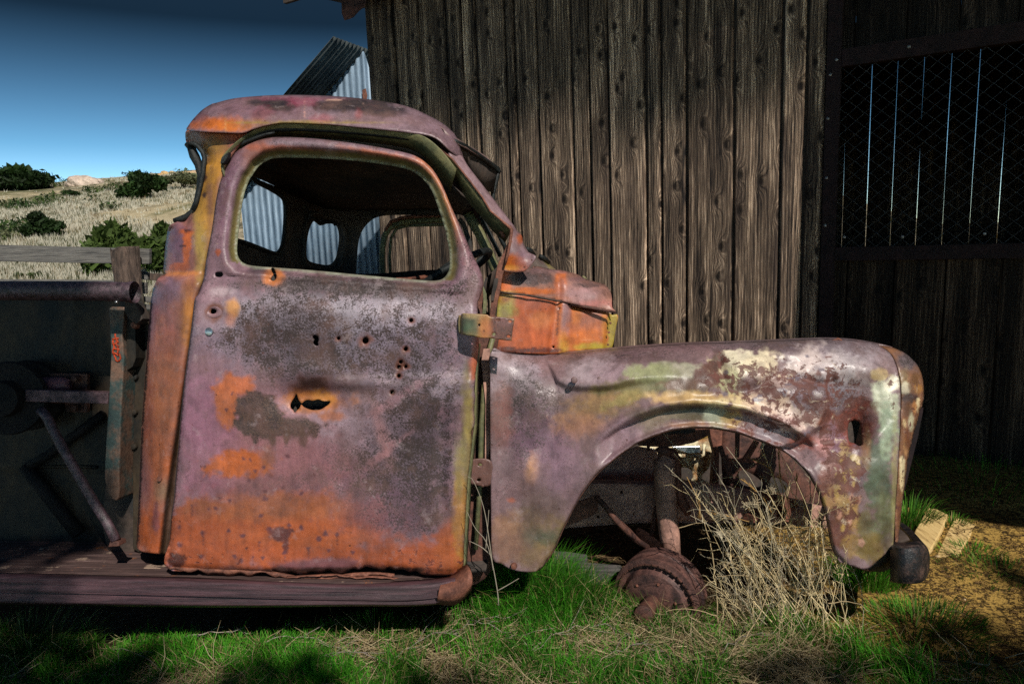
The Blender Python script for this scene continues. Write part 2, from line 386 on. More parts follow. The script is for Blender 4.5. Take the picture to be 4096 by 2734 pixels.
# ================================================================== TRUCK
truck = empty('pickup_truck', QG(1900, 2400), 'derelict rust patinated pickup truck without front wheels parked along the barn wall', 'truck')
def poly_y(P, x): return np.interp(x, [p[0] for p in P], [p[1] for p in P])

# ---- door -----------------------------------------------------------------
door_out = c(1, "575,480 600,440 640,405 700,370 790,348 870,343 1000,348 1150,362 1300,382 1450,408 1560,432 1620,455 1680,500 1720,550 1760,625 1800,720 1850,830 1890,920 1930,1010 1965,1080 1978,1130 1980,1170 1964,1225 1950,1262") \
    + c(2, "1703,100 1706,210 1700,290 1691,380 1684,430 1690,470 1684,520 1688,570 1684,610 1671,640 1674,690 1664,780 1655,860 1646,1000 1641,1100 1636,1200 1632,1280 1612,1302 1590,1324 1500,1326 1440,1322 1400,1304 1375,1310 1340,1296 1300,1300 1270,1288 1245,1306 1200,1292 1160,1284 1130,1300 1100,1294 1050,1318 1010,1312 985,1300 940,1314 900,1308 860,1322 800,1310 760,1314 720,1302 690,1312 560,1305 400,1300 204,1292 215,1150 225,1030 236,960 250,800 263,650 281,450 300,300 319,150 336,0") \
    + c(1, "404,1210 432,1135 442,1080 452,1000 480,850 500,710 520,610 548,530")
win = c(1, "700,560 690,572 660,650 640,760 625,880 619,960 626,1005 655,1038 710,1054 850,1065 1050,1080 1280,1102 1480,1120 1640,1133 1715,1136 1758,1124 1785,1092 1795,1050 1793,980 1783,920 1768,850 1740,760 1700,650 1660,590 1610,545 1540,515 1400,490 1250,472 1100,462 950,457 850,458 790,470 735,508")
belt = c(1, "380,1138 430,1140 600,1160 1000,1190 1400,1225 1980,1270")
bullets = [(2, 1380, 97, 10), (2, 1030, 184, 8), (2, 1160, 195, 15), (2, 1354, 235, 10), (2, 1330, 298, 9), (2, 1322, 322, 10), (2, 1354, 320, 8), (2, 1321, 364, 9), (2, 1288, 444, 9), (2, 432, 56, 19)]
def circ(x, y, r, n=9, e=1.0): return [(x+r*math.cos(2*math.pi*i/n), y+r*e*math.sin(2*math.pi*i/n)) for i in range(n)]
def bs_(b): ox, oy, k = CR[b[0]]; return ox+k*b[1], oy+k*b[2], k*b[3]
dholes = [win]+[circ(*bs_(b), 9) for b in bullets]
dholes.append(c(2, "906,172 918,168 932,176 935,190 930,206 935,216 922,220 910,212 908,200 914,190 906,184"))
dholes.append(c(2, "798,502 806,484 816,470 826,452 832,462 838,480 852,496 862,488 880,480 905,484 930,478 958,486 990,486 982,502 968,512 945,526 915,530 890,526 862,514 850,502 842,520 830,530 818,542 810,528 800,520"))
dholes.append(c(1, "498,1092 520,1088 538,1092 542,1106 530,1116 515,1116 500,1110"))
dholes.append(c(1, "808,1068 820,1064 832,1085 838,1110 830,1132 818,1138 806,1130 812,1112 820,1102 812,1086"))
def t_door(x, y):
    yb = poly_y(belt, x); dw = dist(x, y, win, True); de = dist(x, y, door_out, True)
    up = np.clip((yb-y)/520, 0, 1)
    t = .010+.055*up
    reveal = sstep(46, 4, dw)*np.where(y < yb-60, 1, .15)
    t = t+.030*reveal-.010*np.exp(-((dw-62)/26)**2)*(y < yb-40)
    t = t+.016*np.clip(1-de/26, 0, 1)**2
    t = t-.020*sstep(-6, 85, y-yb)+.012*sstep(85, 340, y-yb)
    w = sstep(1250, 1420, x)*.9+.25
    t = t-.016*w*sstep(1492, 1545, y+.02*(x-1400))*np.where(y > 1450, 1, 0)+.020*w*sstep(1540, 1800, y)
    hx, hy = bs_((2, 915, 470, 1))[:2]
    t = t+.034*np.exp(-((x-hx)/150)**2-((y-hy)/62)**2)-.010*np.exp(-((x-hx)/190)**2-((y-hy+95)/50)**2)
    t = t+.012*np.exp(-((x-hx-150)/160)**2-((y-hy+20)/38)**2)
    for b in bullets:
        bx, by, r = bs_(b); t = t+.005*np.exp(-((x-bx)**2+(y-by)**2)/(r*1.9)**2)
    for i, a, b_, r in ((2, 500, 90, 40), (2, 560, 150, 60), (2, 480, 210, 30), (1, 820, 1100, 50)):
        bx, by, rr = bs_((i, a, b_, r)); t = t+.006*np.exp(-((x-bx)**2+(y-by)**2)/rr**2)
    t = t+.008*np.exp(-((x-1770)/24)**2)*sstep(1600, 1700, y)*sstep(2150, 2000, y)
    return t+(fbm(x, y, 210, 5, 3)-.5)*.010+(fbm(x, y, 60, 6, 2)-.5)*.0028
LDK = lin(92, 78, 92)
pb = [
 (2, 900, 700, 900, 900, lin(150, 118, 134), 1, .5, .45),
 (2, 330, 200, 120, 260, lin(150, 122, 140), .9, .4, .30),
 (2, 1000, 180, 620, 200, lin(150, 142, 168), .95, .25, 1.0),
 (2, 1150, 60, 560, 80, lin(184, 176, 198), .8, .35, .8),  # pale band along the shoulder: its highlight put into the colour
 (2, 1450, 400, 320, 90, lin(186, 176, 196), .75, .3, .7),  # highlight of the middle crease painted as a light patch
 (2, 1380, 300, 300, 200, lin(128, 112, 136), .7, .3, .9),
 (2, 800, 230, 230, 190, lin(112, 96, 112), .75, .25, 1.1),
 (2, 1330, 800, 260, 420, lin(104, 90, 108), .95, .2, 1.15),
 (2, 1200, 560, 160, 220, lin(150, 130, 150), .7, .3, .8),
 (2, 1000, 620, 190, 120, lin(172, 150, 170), .8, .3, .5),
 (2, 870, 880, 320, 220, lin(140, 100, 118), .8, .3, .8),
 (2, 620, 800, 330, 340, lin(158, 104, 112), .7, .35, .4),
 (2, 370, 640, 140, 330, lin(146, 100, 130), .8, .4, .3),
 (2, 1240, 640, 30, 130, lin(190, 132, 134), .45, .4, .5, -15),
 (2, 1270, 720, 130, 20, lin(190, 132, 140), .4, .3, .3, -38),
 (2, 1300, 480, 150, 26, lin(190, 132, 144), .35, .3, .3, -30),
 (2, 700, 1160, 620, 190, OR, 1, .22, .10), (2, 1380, 1250, 420, 95, OR, 1, .2, .08), (2, 330, 1180, 170, 190, OR, 1, .1, .1),
 (2, 1560, 1190, 62, 120, lin(176, 96, 56), .9, .2, .1), (2, 760, 1000, 420, 60, OR2, .7, .3, .2),
 (2, 900, 1130, 420, 60, lin(182, 98, 60), .8, .2, .1),
 (2, 540, 790, 170, 66, lin(186, 100, 56), 1, .10, .05), (2, 490, 470, 56, 120, lin(182, 104, 64), .95, .12, .1), (2, 540, 410, 90, 50, lin(200, 112, 72), .9, .15, .1),
 (2, 690, 760, 40, 60, OR2, .6, .2, .2), (2, 1000, 560, 70, 24, OR2, .8, .2, .1),
 (2, 660, 560, 110, 115, lin(88, 68, 62), 1, .07, .9), (2, 780, 610, 160, 56, lin(96, 74, 66), .9, .1, .9), (2, 640, 500, 90, 60, lin(92, 72, 66), .9, .1, .9),
 (2, 780, 655, 22, 50, lin(98, 74, 62), .8, .1, .5), (2, 715, 670, 20, 45, lin(92, 70, 60), .8, .1, .5), (2, 860, 650, 20, 45, lin(96, 72, 62), .7, .1, .5),
 (2, 905, 430, 110, 62, lin(96, 58, 48), .9, .2, .3), (2, 900, 490, 160, 55, lin(186, 118, 66), .85, .2, .15), (2, 960, 465, 60, 40, lin(206, 140, 70), .8, .2, .1), (2, 900, 400, 70, 30, lin(60, 44, 46), .8, .3, .2),
 (2, 1130, 400, 60, 30, lin(84, 76, 88), .5, .3, .3),
 (2, 1300, 1010, 200, 130, lin(116, 88, 108), .7, .3, .8), (2, 950, 1275, 200, 34, lin(126, 84, 96), .9, .15, .3),
 (2, 1652, 800, 30, 460, lin(138, 126, 86), .9, .2, .3), (2, 1660, 560, 24, 130, lin(160, 144, 92), .9, .2, .1), (2, 1615, 1000, 34, 210, lin(180, 130, 66), .9, .2, .1), (2, 1610, 800, 26, 140, lin(140, 136, 92), .6, .3, .1),
 (2, 1690, 290, 26, 120, lin(196, 104, 64), .9, .2, .1), (2, 1655, 150, 40, 120, lin(150, 120, 150), .6, .3, .3),
 (2, 250, 1255, 48, 34, lin(82, 44, 38), 1, .08, .5), (2, 600, 1310, 420, 14, lin(96, 58, 48), .9, .15, .5), (2, 1100, 1300, 420, 14, lin(60, 40, 38), .9, .2, .5),
 (2, 745, 1130, 48, 34, lin(96, 56, 58), .95, .06, .2), (2, 775, 1180, 14, 50, lin(100, 58, 60), .9, .08, .2), (2, 790, 1110, 30, 12, lin(96, 56, 58), .95, .08, .2),
 (1, 1000, 170, 1, 1, lin(60, 50, 58), 0, .2, 1), (1, 1160, 380, 520, 44, lin(140, 120, 138), .9, .4, .7), (1, 580, 700, 70, 330, lin(116, 84, 106), .9, .35, .6), (1, 600, 900, 26, 240, lin(178, 150, 176), .85, .4, .3),
 (1, 1690, 560, 40, 120, lin(206, 130, 92), .9, .3, .1, -28), (1, 1790, 800, 36, 200, lin(206, 134, 84), .9, .3, .1, -22), (1, 1880, 980, 44, 140, lin(150, 112, 128), .8, .3, .8, -15),
 (1, 720, 430, 60, 90, lin(160, 104, 92), .7, .3, .2, 30), (1, 1000, 420, 330, 20, lin(190, 112, 92), .9, .3, .1, 4), (1, 1400, 440, 230, 20, lin(196, 116, 88), .9, .3, .1, 12),
 (1, 1200, 1160, 560, 56, lin(98, 86, 96), .95, .3, 1.1, 3), (1, 1850, 1180, 130, 70, lin(140, 112, 132), .8, .3, .9),
 (1, 620, 1100, 160, 40, lin(150, 120, 140), .7, .3, .4), (1, 820, 1110, 60, 48, lin(206, 124, 66), .9, .2, .1), (1, 735, 1085, 50, 22, lin(74, 62, 74), .8, .2, .3),
 (1, 515, 980, 13, 18, OR, .9, .1, .0), (1, 520, 1200, 70, 26, lin(186, 170, 184), .6, .3, .3),
 (1, 590, 1290, 34, 44, lin(216, 156, 96), .9, .25, .0), (1, 470, 1300, 28, 24, lin(170, 96, 66), .8, .2, .1), (1, 580, 1350, 30, 40, lin(190, 120, 84), .6, .3, .1),
 (1, 470, 1330, 70, 80, lin(176, 146, 162), .5, .4, .2),
]
for i, (a, b_) in enumerate([(322, 990), (405, 1005), (437, 1003), (375, 1122), (260, 1095), (568, 1135), (648, 1170), (500, 1110), (656, 1040), (790, 1085), (848, 1097), (935, 1150), (885, 1195), (985, 1205), (1098, 1215), (695, 1105), (530, 1235), (560, 1255), (617, 1235), (665, 1240), (368, 1235), (768, 1215), (265, 1180), (965, 1125), (1020, 1130), (385, 802), (628, 825), (572, 765), (670, 805), (783, 752), (603, 770), (517, 450), (487, 528), (762, 900), (850, 930), (675, 920), (458, 955), (505, 965), (600, 870), (912, 840), (676, 955)]):
    r = 7+(i*37 % 6); pb.append((2, a, b_, r, r, lin(104, 64, 74), .95, .09, .2))
    if i % 3 == 0 and b_ > 980: pb.append((2, a+2, b_+26, 4, 26, lin(112, 62, 58), .8, .12, .2))
for b in bullets: pb.append((b[0], b[1], b[2], b[3]*2.3, b[3]*2.2, lin(120, 70, 48), .85, .2, .1))
pf0 = paintf((lin(142, 114, 132), .55), pb, 3)
def paint_door(x, y):
    cc = pf0(x, y); dw = dist(x, y, win, True); yb = poly_y(belt, x)
    w = sstep(40, 26, dw)*(y < yb-90); cc = cc*(1-w[:, None])+np.append(lin(122, 112, 72), .15)[None]*w[:, None]
    w = sstep(14, 6, dw)*(y < yb-60)*.8; cc = cc*(1-w[:, None])+np.append(lin(142, 152, 136), .1)[None]*w[:, None]
    return cc
door = sheet('door', door_out, t_door, M_RUST, truck, dholes, 8.5, paint_door, .0035, smooth_out=True, chip=lambda x, y: np.clip(.50*sstep(.40, .60, fbm(x, y, 150, 91, 3))+.3*sstep(2120, 2240, y), 0, 1))
tag(door, 'driver side door with bullet holes and an orange bottom band')
# inner skin of the door (dark, seen through the holes)
inner = c(1, "470,1120 700,1090 1300,1140 1900,1210")+c(2, "1660,200 1640,700 1590,1290 1200,1270 800,1290 260,1270 270,900 330,300")
sheet('inner_panel', inner, lambda x, y: .075+x*0, M_INT, door, [], 45, None, .002)
# folded edges of the door
loft('edge_flange', [[(x, y, t_door(np.array([x]), np.array([y]))[0]+.002) for x, y in c(2, "336,0 319,150 300,300 281,450 263,650 250,800 236,960 225,1030 215,1150 206,1288")],
                     [(x, y, .055) for x, y in c(2, "340,0 324,150 306,300 287,450 270,650 257,800 243,960 232,1030 222,1150 213,1286")]], M_INT, door, th=.002, n=40)
loft('edge_flange', [[(x, y, t_door(np.array([x]), np.array([y]))[0]+.002) for x, y in c(2, "1706,210 1700,290 1691,380 1686,520 1686,600 1672,700 1664,780 1655,860 1646,1000 1641,1100 1636,1200 1632,1280")],
                     [(x, y, .05) for x, y in c(2, "1714,210 1708,290 1702,380 1702,520 1700,600 1688,700 1680,780 1671,860 1664,1000 1656,1100 1652,1200 1648,1280")]], M_OLIVE, door, th=.003, n=40)
# torn lower lip
tl = c(2, "204,1292 400,1302 560,1308 690,1316 800,1334 880,1350 1000,1340 1100,1326 1200,1322 1300,1330")
A = resample(tl, 14, False, True); x, y = A.T
jag = (vnoise(x/19, y*0, 4)-.5)*18
rows = [[(a, b_-10, .016) for a, b_ in zip(x, y)], [(a, b_+j+2, .010) for a, b_, j in zip(x, y, jag)], [(a, b_+j*1.3+14*math.sin(i*.09)**2, .020) for i, (a, b_, j) in enumerate(zip(x, y, jag))]]
loft('torn_lip', rows, M_BRRUST, door, th=.002, smooth=False)
for k, s_ in enumerate(["780,1330 900,1322 1020,1318 1120,1332 1200,1326 1300,1336", "800,1350 900,1342 1000,1334 1090,1342 1160,1330", "980,1318 1060,1330 1150,1316 1260,1330 1320,1338"]):
    A = resample(c(2, s_), 10, False, True); x, y = A.T; w = 4+6*vnoise(x/14, y*0, k)
    loft('rust_flake', [[(a, b_, .012+.008*k) for a, b_ in zip(x, y)], [(a, b_+q, .002+.010*k) for a, b_, q in zip(x, y, w)]], M_BRRUST if k != 1 else M_DARKRUST, door, th=.0015, smooth=False)
# handle escutcheon and lock button
def disc(name, cx, cy, r, t, h, mat, parent, prof=None, k=20, ax=None):
    prof = prof or [(r, 0), (r, h*.5), (r*.85, h*.9), (r*.4, h*1.0), (r*.05, h*1.02)]
    ax = -LV if ax is None else ax
    V, F = lathe_geo(prof, Q(cx, cy, t), ax, k); return es(fixn(mk(name, V, F, mat, parent)))
ex, ey, _ = bs_((1, 488, 1305, 1))
V, F = lathe_geo([(.031, 0), (.031, .0025), (.028, .0045), (.0118, .004), (.0118, -.004), (.020, -.006)], Q(ex, ey, .0), -LV, 28)
V = np.array(V); cc0 = Q(ex, ey, 0); V = cc0+(V-cc0)-np.outer((V-cc0) @ UV_, UV_)*.32
me_o = mk('handle_escutcheon', V, F[:-2], M_RUST, door, True, np.tile(np.append(lin(150, 118, 130), .3), (len(V), 1)))
bx, by, _ = bs_((1, 470, 1417, 1)); disc('lock_cylinder', bx, by, .0135, .0, .010, M_CHROME, door)

# ---- cab side --------------------------------------------------------------
qp_out = c(4, "652,190 622,206 603,240 592,300 581,450 569,600 556,800 548,1000 541,1150 536,1250 546,1272 570,1281 625,1287 690,1288 720,1240 735,1000 760,700 790,430 815,260") \
    + c(1, "470,1010 500,850 525,690 548,560 560,500 590,450 640,385 700,335 700,318 640,318 500,312 400,307 340,308 334,325 334,350 342,376 370,385 405,402 430,432 440,455 432,520 418,590 400,660 385,720 365,765 325,796 285,812 250,828 236,858 224,950 216,1045 214,1090")
left_edge = c(4, "603,240 592,300 581,450 569,600 556,800 548,1000 541,1150 536,1250")
left_up = c(1, "236,858 224,950 216,1045 214,1090")
def t_quarter(x, y):
    e = np.minimum(dist(x, y, left_edge), dist(x, y, left_up)); e = np.clip(e/150, 0, 1)
    t = .045+.11*(1-np.sqrt(np.clip(1-(1-e)**2, 0, 1)))
    t = t+.032*sstep(1140, 1085, y)
    sd = dist(x, y, c(1, "334,350 370,385 440,455 418,590 385,720 325,796"))
    t = t+.05*np.clip(1-sd/60, 0, 1)**2
    yr = y < 660; e2 = np.clip((x-745)/170, 0, 1); t = t+np.where(yr, .07*(1-e2)**2, 0)
    jl = c(1, "700,335 640,385 575,480 548,560 500,850 452,1000 430,1115 408,1190 385,1270")+c(2, "310,180 285,350 262,500 222,750 192,960 162,1215")
    Y_ = [p[1] for p in jl]; X_ = [p[0] for p in jl]; xr = np.interp(y, Y_, X_)
    t = t+.05*sstep(-4, 26, x-xr)-.007*np.exp(-((x-xr+22)/18)**2)
    return t+(fbm(x, y, 120, 21, 3)-.5)*.006
pq = [(4, 600, 650, 60, 520, lin(160, 98, 70), .9, .35, .1), (4, 620, 400, 60, 200, lin(150, 96, 110), .9, .3, .15), (4, 660, 260, 70, 60, lin(128, 106, 130), .9, .3, .6),
      (4, 740, 350, 30, 120, lin(196, 130, 62), .9, .3, .1), (4, 640, 620, 60, 200, lin(166, 100, 68), .8, .3, .05), (4, 575, 900, 30, 200, lin(150, 84, 82), .8, .3, .1),
      (4, 620, 900, 60, 120, lin(170, 94, 58), .8, .3, .05), (4, 560, 1010, 26, 120, lin(126, 92, 104), .6, .4, .1), (4, 590, 1200, 70, 90, lin(178, 92, 52), 1, .3, .05), (4, 612, 1150, 13, 60, lin(130, 78, 88), .8, .1, .1), (4, 640, 1040, 26, 40, lin(130, 122, 104), .6, .4, .0),
      (1, 300, 950, 90, 130, lin(120, 88, 112), 1, .3, .35), (1, 340, 960, 26, 110, lin(184, 96, 50), .95, .08, .05), (1, 300, 1060, 60, 24, lin(186, 96, 52), .8, .1, .1), (1, 340, 870, 44, 18, lin(184, 96, 52), .9, .1, .1), (1, 320, 945, 24, 10, lin(58, 40, 50), .9, .08, 0), (1, 350, 860, 22, 9, lin(58, 40, 50), .9, .08, 0),
      (1, 420, 900, 36, 240, lin(170, 146, 74), .85, .3, .2), (1, 460, 700, 50, 180, lin(186, 138, 62), .85, .3, .2), (1, 470, 600, 16, 200, lin(120, 84, 92), .6, .3, .3), (1, 480, 480, 60, 110, lin(206, 150, 60), .9, .25, .1), (1, 440, 560, 10, 30, lin(60, 40, 50), .9, .1, 0), (1, 440, 660, 10, 14, lin(60, 40, 50), .9, .1, 0),
      (1, 440, 340, 130, 40, lin(196, 112, 54), .9, .3, .2), (1, 370, 350, 40, 40, lin(130, 84, 76), .8, .3, .3), (1, 500, 380, 60, 40, lin(160, 128, 66), .6, .3, .1), (1, 620, 340, 80, 30, lin(176, 84, 44), .8, .3, .1),
      (1, 280, 1095, 140, 14, lin(206, 130, 70), .8, .3, .0), (4, 590, 300, 14, 120, lin(126, 110, 136), .7, .4, .2)]
pq0 = paintf((lin(154, 102, 92), .25), pq, 11)
jl_line = c(1, "700,335 640,385 575,480 548,560 500,850 452,1000 430,1115 408,1190 385,1270")+c(2, "310,180 285,350 262,500 222,750 192,960 162,1215")
def paint_q(x, y):
    cc = pq0(x, y); xr = np.interp(y, [p[1] for p in jl_line], [p[0] for p in jl_line])
    w = sstep(2, 10, x-xr); cc = cc*(1-w[:, None])+np.append(lin(70, 52, 40), .1)[None]*w[:, None]; return cc
cabside = sheet('cab_side_panel', qp_out, t_quarter, M_RUST, truck, [], 9, paint_q, .004, ext=[(left_edge, [(0, 0, 0), (.05, 0, .02), (.12, 0, .04), (1.2, 0, .04)]), (left_up, [(0, 0, 0), (.05, 0, .02), (.10, 0, .04), (1.2, 0, .05)])])
disc('body_bolt', *bs_((4, 628, 993, 1))[:2], .0085, .05, .008, M_BRRUST, cabside)
disc('body_bolt', *bs_((4, 755, 520, 1))[:2], .004, .05, .003, M_BRRUST, cabside)
seal = ct(1, "342,380 365,400 385,450 408,500 420,560 412,630 398,700 375,755 340,785 300,798 270,804", .125)
tube('window_seal', qp(seal), [.010, .013, .016, .013, .011, .010, .010, .010, .011, .010, .007], M_RUBBER, cabside, 8)
seal2 = ct(1, "352,385 375,378 400,392 428,425 440,460 432,540 418,610 400,690 380,750", .105)
tube('window_seal', qp(seal2), .008, M_RUBBER, cabside, 8)

# ---- roof -------------------------------------------------------------------
roof_top = c(1, "340,305 350,280 380,240 430,190 480,160 500,155 600,130 750,115 900,110 1050,112 1200,120 1350,135 1480,155 1580,180 1680,225 1760,270 1820,325 1845,375 1862,450")
roof_out = roof_top + c(1, "1830,445 1800,420 1765,385 1730,355 1690,335 1640,325 1580,318 1500,308 1300,288 1100,270 900,262 830,266 760,282 700,300 640,320 500,315 400,310")
def t_roof(x, y):
    e = dist(x, y, roof_top)
    t = .050+.17*(1-np.sqrt(np.clip(1-(1-np.clip(e/120, 0, 1))**2, 0, 1)))
    b = dist(x, y, c(1, "1800,420 1730,355 1640,325 1500,308 1300,288 1100,270 900,262 760,282 640,320 340,306"))
    return t-.006*np.exp(-(b/14)**2)+(fbm(x, y, 90, 31, 3)-.5)*.008
pr = [(1, 1000, 190, 560, 50, lin(140, 122, 140), .8, .4, .5), (1, 720, 190, 300, 60, lin(136, 104, 122), .9, .3, .5), (1, 850, 160, 100, 40, lin(52, 44, 52), 1, .15, 1), (1, 1250, 165, 200, 40, lin(56, 48, 56), 1, .15, 1), (1, 1450, 200, 120, 30, lin(62, 52, 60), .9, .2, 1), (1, 720, 150, 60, 24, lin(58, 48, 56), .9, .15, 1),
      (1, 980, 150, 70, 24, lin(150, 70, 96), .7, .25, .3), (1, 760, 210, 60, 44, lin(140, 60, 76), .5, .3, .3), (1, 900, 130, 330, 12, lin(150, 84, 108), .6, .3, .2),
      (1, 480, 270, 190, 42, lin(206, 110, 44), .95, .25, .15), (1, 560, 290, 120, 26, lin(216, 120, 44), .9, .25, .05), (1, 400, 230, 60, 44, lin(120, 80, 92), .8, .3, .5), (1, 720, 270, 120, 26, lin(160, 110, 80), .7, .3, .1),
      (1, 1000, 262, 420, 8, lin(160, 140, 60), .8, .3, .1), (1, 993, 190, 4, 60, lin(200, 150, 140), .6, .3, 0), (1, 555, 280, 5, 50, lin(216, 170, 120), .5, .3, 0), (1, 1150, 140, 46, 5, lin(220, 180, 170), .9, .1, 0), (1, 1320, 162, 20, 5, lin(220, 180, 170), .9, .1, 0),
      (1, 1650, 270, 160, 60, lin(150, 124, 142), .8, .3, .5), (1, 1290, 220, 20, 30, lin(170, 70, 70), .5, .3, .1), (1, 1100, 240, 60, 24, lin(170, 90, 100), .5, .3, .1)]
roof = sheet('roof', roof_out, t_roof, M_RUST, truck, [], 8, paintf((lin(144, 118, 134), .45), pr, 17), .004,
             ext=[(roof_top, [(0, 0, 0), (.12, .012, 0), (.35, .022, 0), (.6, .026, 0), (.85, .022, 0), (1.08, .010, 0), (1.2, -.03, 0), (1.26, -.10, 0)])])
# front visor part of the roof running to the centre peak
vis_n = ct(12, "572,632 640,640 700,675 745,722 774,752", [.20, .32, .44, .55, .66])
loft('roof_visor', [ct(1, "1700,262 1800,330 1850,370 1950,420 2030,480 2062,514", [.16, .2, .28, .42, .56, .66]), ct(1, "1760,300 1815,365 1870,378 1950,430 2025,490 2060,522", [.12, .15, .25, .40, .54, .66]), ct(1, "1770,330 1820,372 1880,402 1950,446 2010,495 2058,528", [.12, .14, .24, .38, .52, .65])], M_RUST, roof,
     paint=paintf((lin(150, 126, 130), .4), [], 2), th=.004)
loft('roof_visor', [ct(1, "1700,262 1800,330 1850,370 1950,420 2030,480 2062,514", [.16, .2, .28, .42, .56, .66]), ct(1, "1560,240 1660,300 1760,350 1850,400 1950,450 2062,514", [1.2, 1.16, 1.1, 1.0, .85, .66])], M_RUST, roof, paint=paintf((lin(150, 126, 130), .4), [], 2), th=.004)
tube('windscreen_seal', qp(ct(1, "1820,368 1870,392 1940,435 2010,485 2062,520 2066,540", [.16, .25, .38, .52, .655, .66])), .010, M_RUBBER, roof, 8)
tube('windscreen_divider', qp(ct(9, "510,150 502,190 488,250 474,300 470,420 520,600 600,760", [.66, .66, .66, .66, .66, .66, .66])), .009, M_RUBBER, roof, 8)
loft('header_liner', [ct(1, "1822,372 1870,396 1940,440 2010,490 2060,525", [.17, .26, .39, .53, .66]), ct(9, "250,60 300,120 360,220 430,300 480,300", [.30, .36, .44, .55, .66])], M_INT, roof, th=.003)
# door opening surround (drip lip, dark reveal, rubber tube)
top_in = ct(1, "548,560 530,480 548,440 600,385 650,345 720,302 800,276 900,268 1100,275 1300,292 1500,312 1600,325 1650,340 1700,372 1760,430 1830,520", .058)
rev_in = ct(1, "600,600 600,520 610,480 640,440 690,400 760,360 830,345 930,345 1100,352 1300,372 1450,390 1560,410 1610,430 1660,470 1720,540 1800,640", .135)
loft('opening_reveal', [top_in, rev_in], M_OLIVE, truck, th=.003, n=60)
tube('weatherstrip', qp(ct(1, "650,372 700,338 760,318 830,300 950,296 1100,304 1300,318 1450,334 1570,352", .088)), [.004, .007, .008, .008, .008, .007, .008, .008, .006], M_RUBBER, truck, 8)
tube('weatherstrip', qp(ct(1, "640,390 660,372 730,345 780,328 828,318", .07)), [.003, .006, .006, .005, .003], M_RUBBER, truck, 6)
V, F = prism_geo(qp(ct(1, "540,450 572,425 566,455 545,485 528,488 532,465", .045)), LV*.02); fixn(mk('weatherstrip', V, F, M_RUBBER, truck, False))
loft('ceiling', [[(p[0], p[1], .13) for p in ct(1, "540,700 560,560 620,450 760,360 930,345 1300,372 1560,410 1700,500 1830,640", 0)],
                 [(a, b_, t) for (a, b_), t in zip(c(13, "500,480 520,400 560,360 640,395 760,430 880,440 1000,440 1060,450 1090,470"), [.3, .3, .45, .7, .7, .7, .7, .7, .7])],
                 [(a, b_, t) for (a, b_), t in zip(c(13, "520,500 540,410 577,404 640,431 700,458 760,479 900,481 1010,479 1060,490"), [.33, .38, .54, .82, 1.2, 1.36, 1.43, 1.43, 1.43])]], M_INT, truck, th=.004, n=50)

# ---- A pillar ----------------------------------------------------------------
ap_out = c(9, "110,0 190,0 255,38 300,110 400,240 500,370 600,500 640,560 675,598 690,660 715,705 730,760 720,800 700,840 640,850 590,846 548,838 556,800 572,730 590,650 604,560 590,540 450,450 400,320 300,190 190,60")
ap_out = c(9, "165,20 215,42 255,38 300,110 400,240 500,370 600,500 642,560 675,598 690,660 720,710 770,740 740,800 700,840 640,850 590,848 546,838 556,800 572,730 590,650 604,575 604,548 590,536 520,480 455,425 400,335 300,205 190,66")
ap_edge = c(9, "255,38 300,110 400,240 500,370 600,500 642,560 675,598 690,660 720,710")
def t_ap(x, y):
    e = np.clip(dist(x, y, ap_edge)/60, 0, 1); return .070+.045*(1-e)**2+.02*sstep(1000, 1080, y)
apil = sheet('windscreen_pillar', ap_out, t_ap, M_RUST, truck, [], 8, paintf((lin(158, 132, 146), .4), [(9, 640, 790, 70, 50, lin(220, 116, 48), 1, .2, .05), (9, 665, 620, 24, 40, lin(196, 104, 62), .9, .2, .1), (9, 600, 820, 60, 16, lin(226, 150, 62), .9, .2, 0), (9, 598, 590, 10, 60, lin(150, 84, 54), .9, .2, .2), (9, 680, 760, 40, 60, lin(150, 120, 150), .5, .4, .2)], 23), .004,
             ext=[(ap_edge, [(0, 0, 0), (.02, 0, 0), (.05, -.012, -.01)])])
loft('pillar_reveal', [ct(9, "100,-10 190,64 300,200 400,332 455,424 520,480 588,538 602,560", .075), ct(9, "40,20 130,110 230,250 320,380 400,470 470,560 535,618 560,640", .15)], M_OLIVE, apil, th=.003)
tube('pillar_edge', qp(ct(9, "110,0 190,62 300,200 400,330 455,424 520,480 588,538 603,552 600,590 592,650 575,730 556,800", .070)), [.003, .0035, .0035, .0035, .0035, .004, .005, .006, .005, .005, .005, .004], M_BRRUST, apil, 6)
tube('pillar_edge', qp(ct(9, "520,570 538,578 548,598 545,608", .11)), .006, M_BRRUST, apil, 6)
# hinge pillar below (rusty slotted edge) and dark body behind the gap
slab('hinge_post', ct(9, "580,640 592,660 575,730 552,830 536,900 522,990 505,1060 488,1140 470,1220 440,1222 450,1150 462,1050 478,960 492,870 505,800 520,770", .085), .02, M_BRRUST, truck, .002)
slab('hinge_post', ct(9, "484,893 512,893 505,940 490,990 480,1050 456,1050 466,980", .078), .006, M_INT, truck, .001)
slab('hinge_post', ct(9, "400,930 428,1000 432,1060 425,1140 398,1142 406,1060", .06), .004, M_OLIVE, truck, .001)
dark_post = c(9, "330,760 360,800 395,900 408,960 408,1010 395,1060 400,1140 420,1160 520,1160 500,1400 455,1420")+c(3, "176,430 176,700 182,1000 188,1290 120,1390 20,1400")+c(2, "1500,1330 1560,700 1600,200")
sheet('cowl_side', dark_post, lambda x, y: .125+x*0, M_DARKRUST, truck, [], 40, None, .003)
tube('body_seam', qp(ct(2, "1790,130 1740,300 1720,600 1712,900 1690,1200", .10)), .009, M_OLIVE, truck, 6)
slab('cowl_side_strip', ct(2, "1728,235 1762,232 1758,330 1760,700 1752,780 1735,780 1738,500 1718,300", .085), .01, M_FRAME, truck, .001)

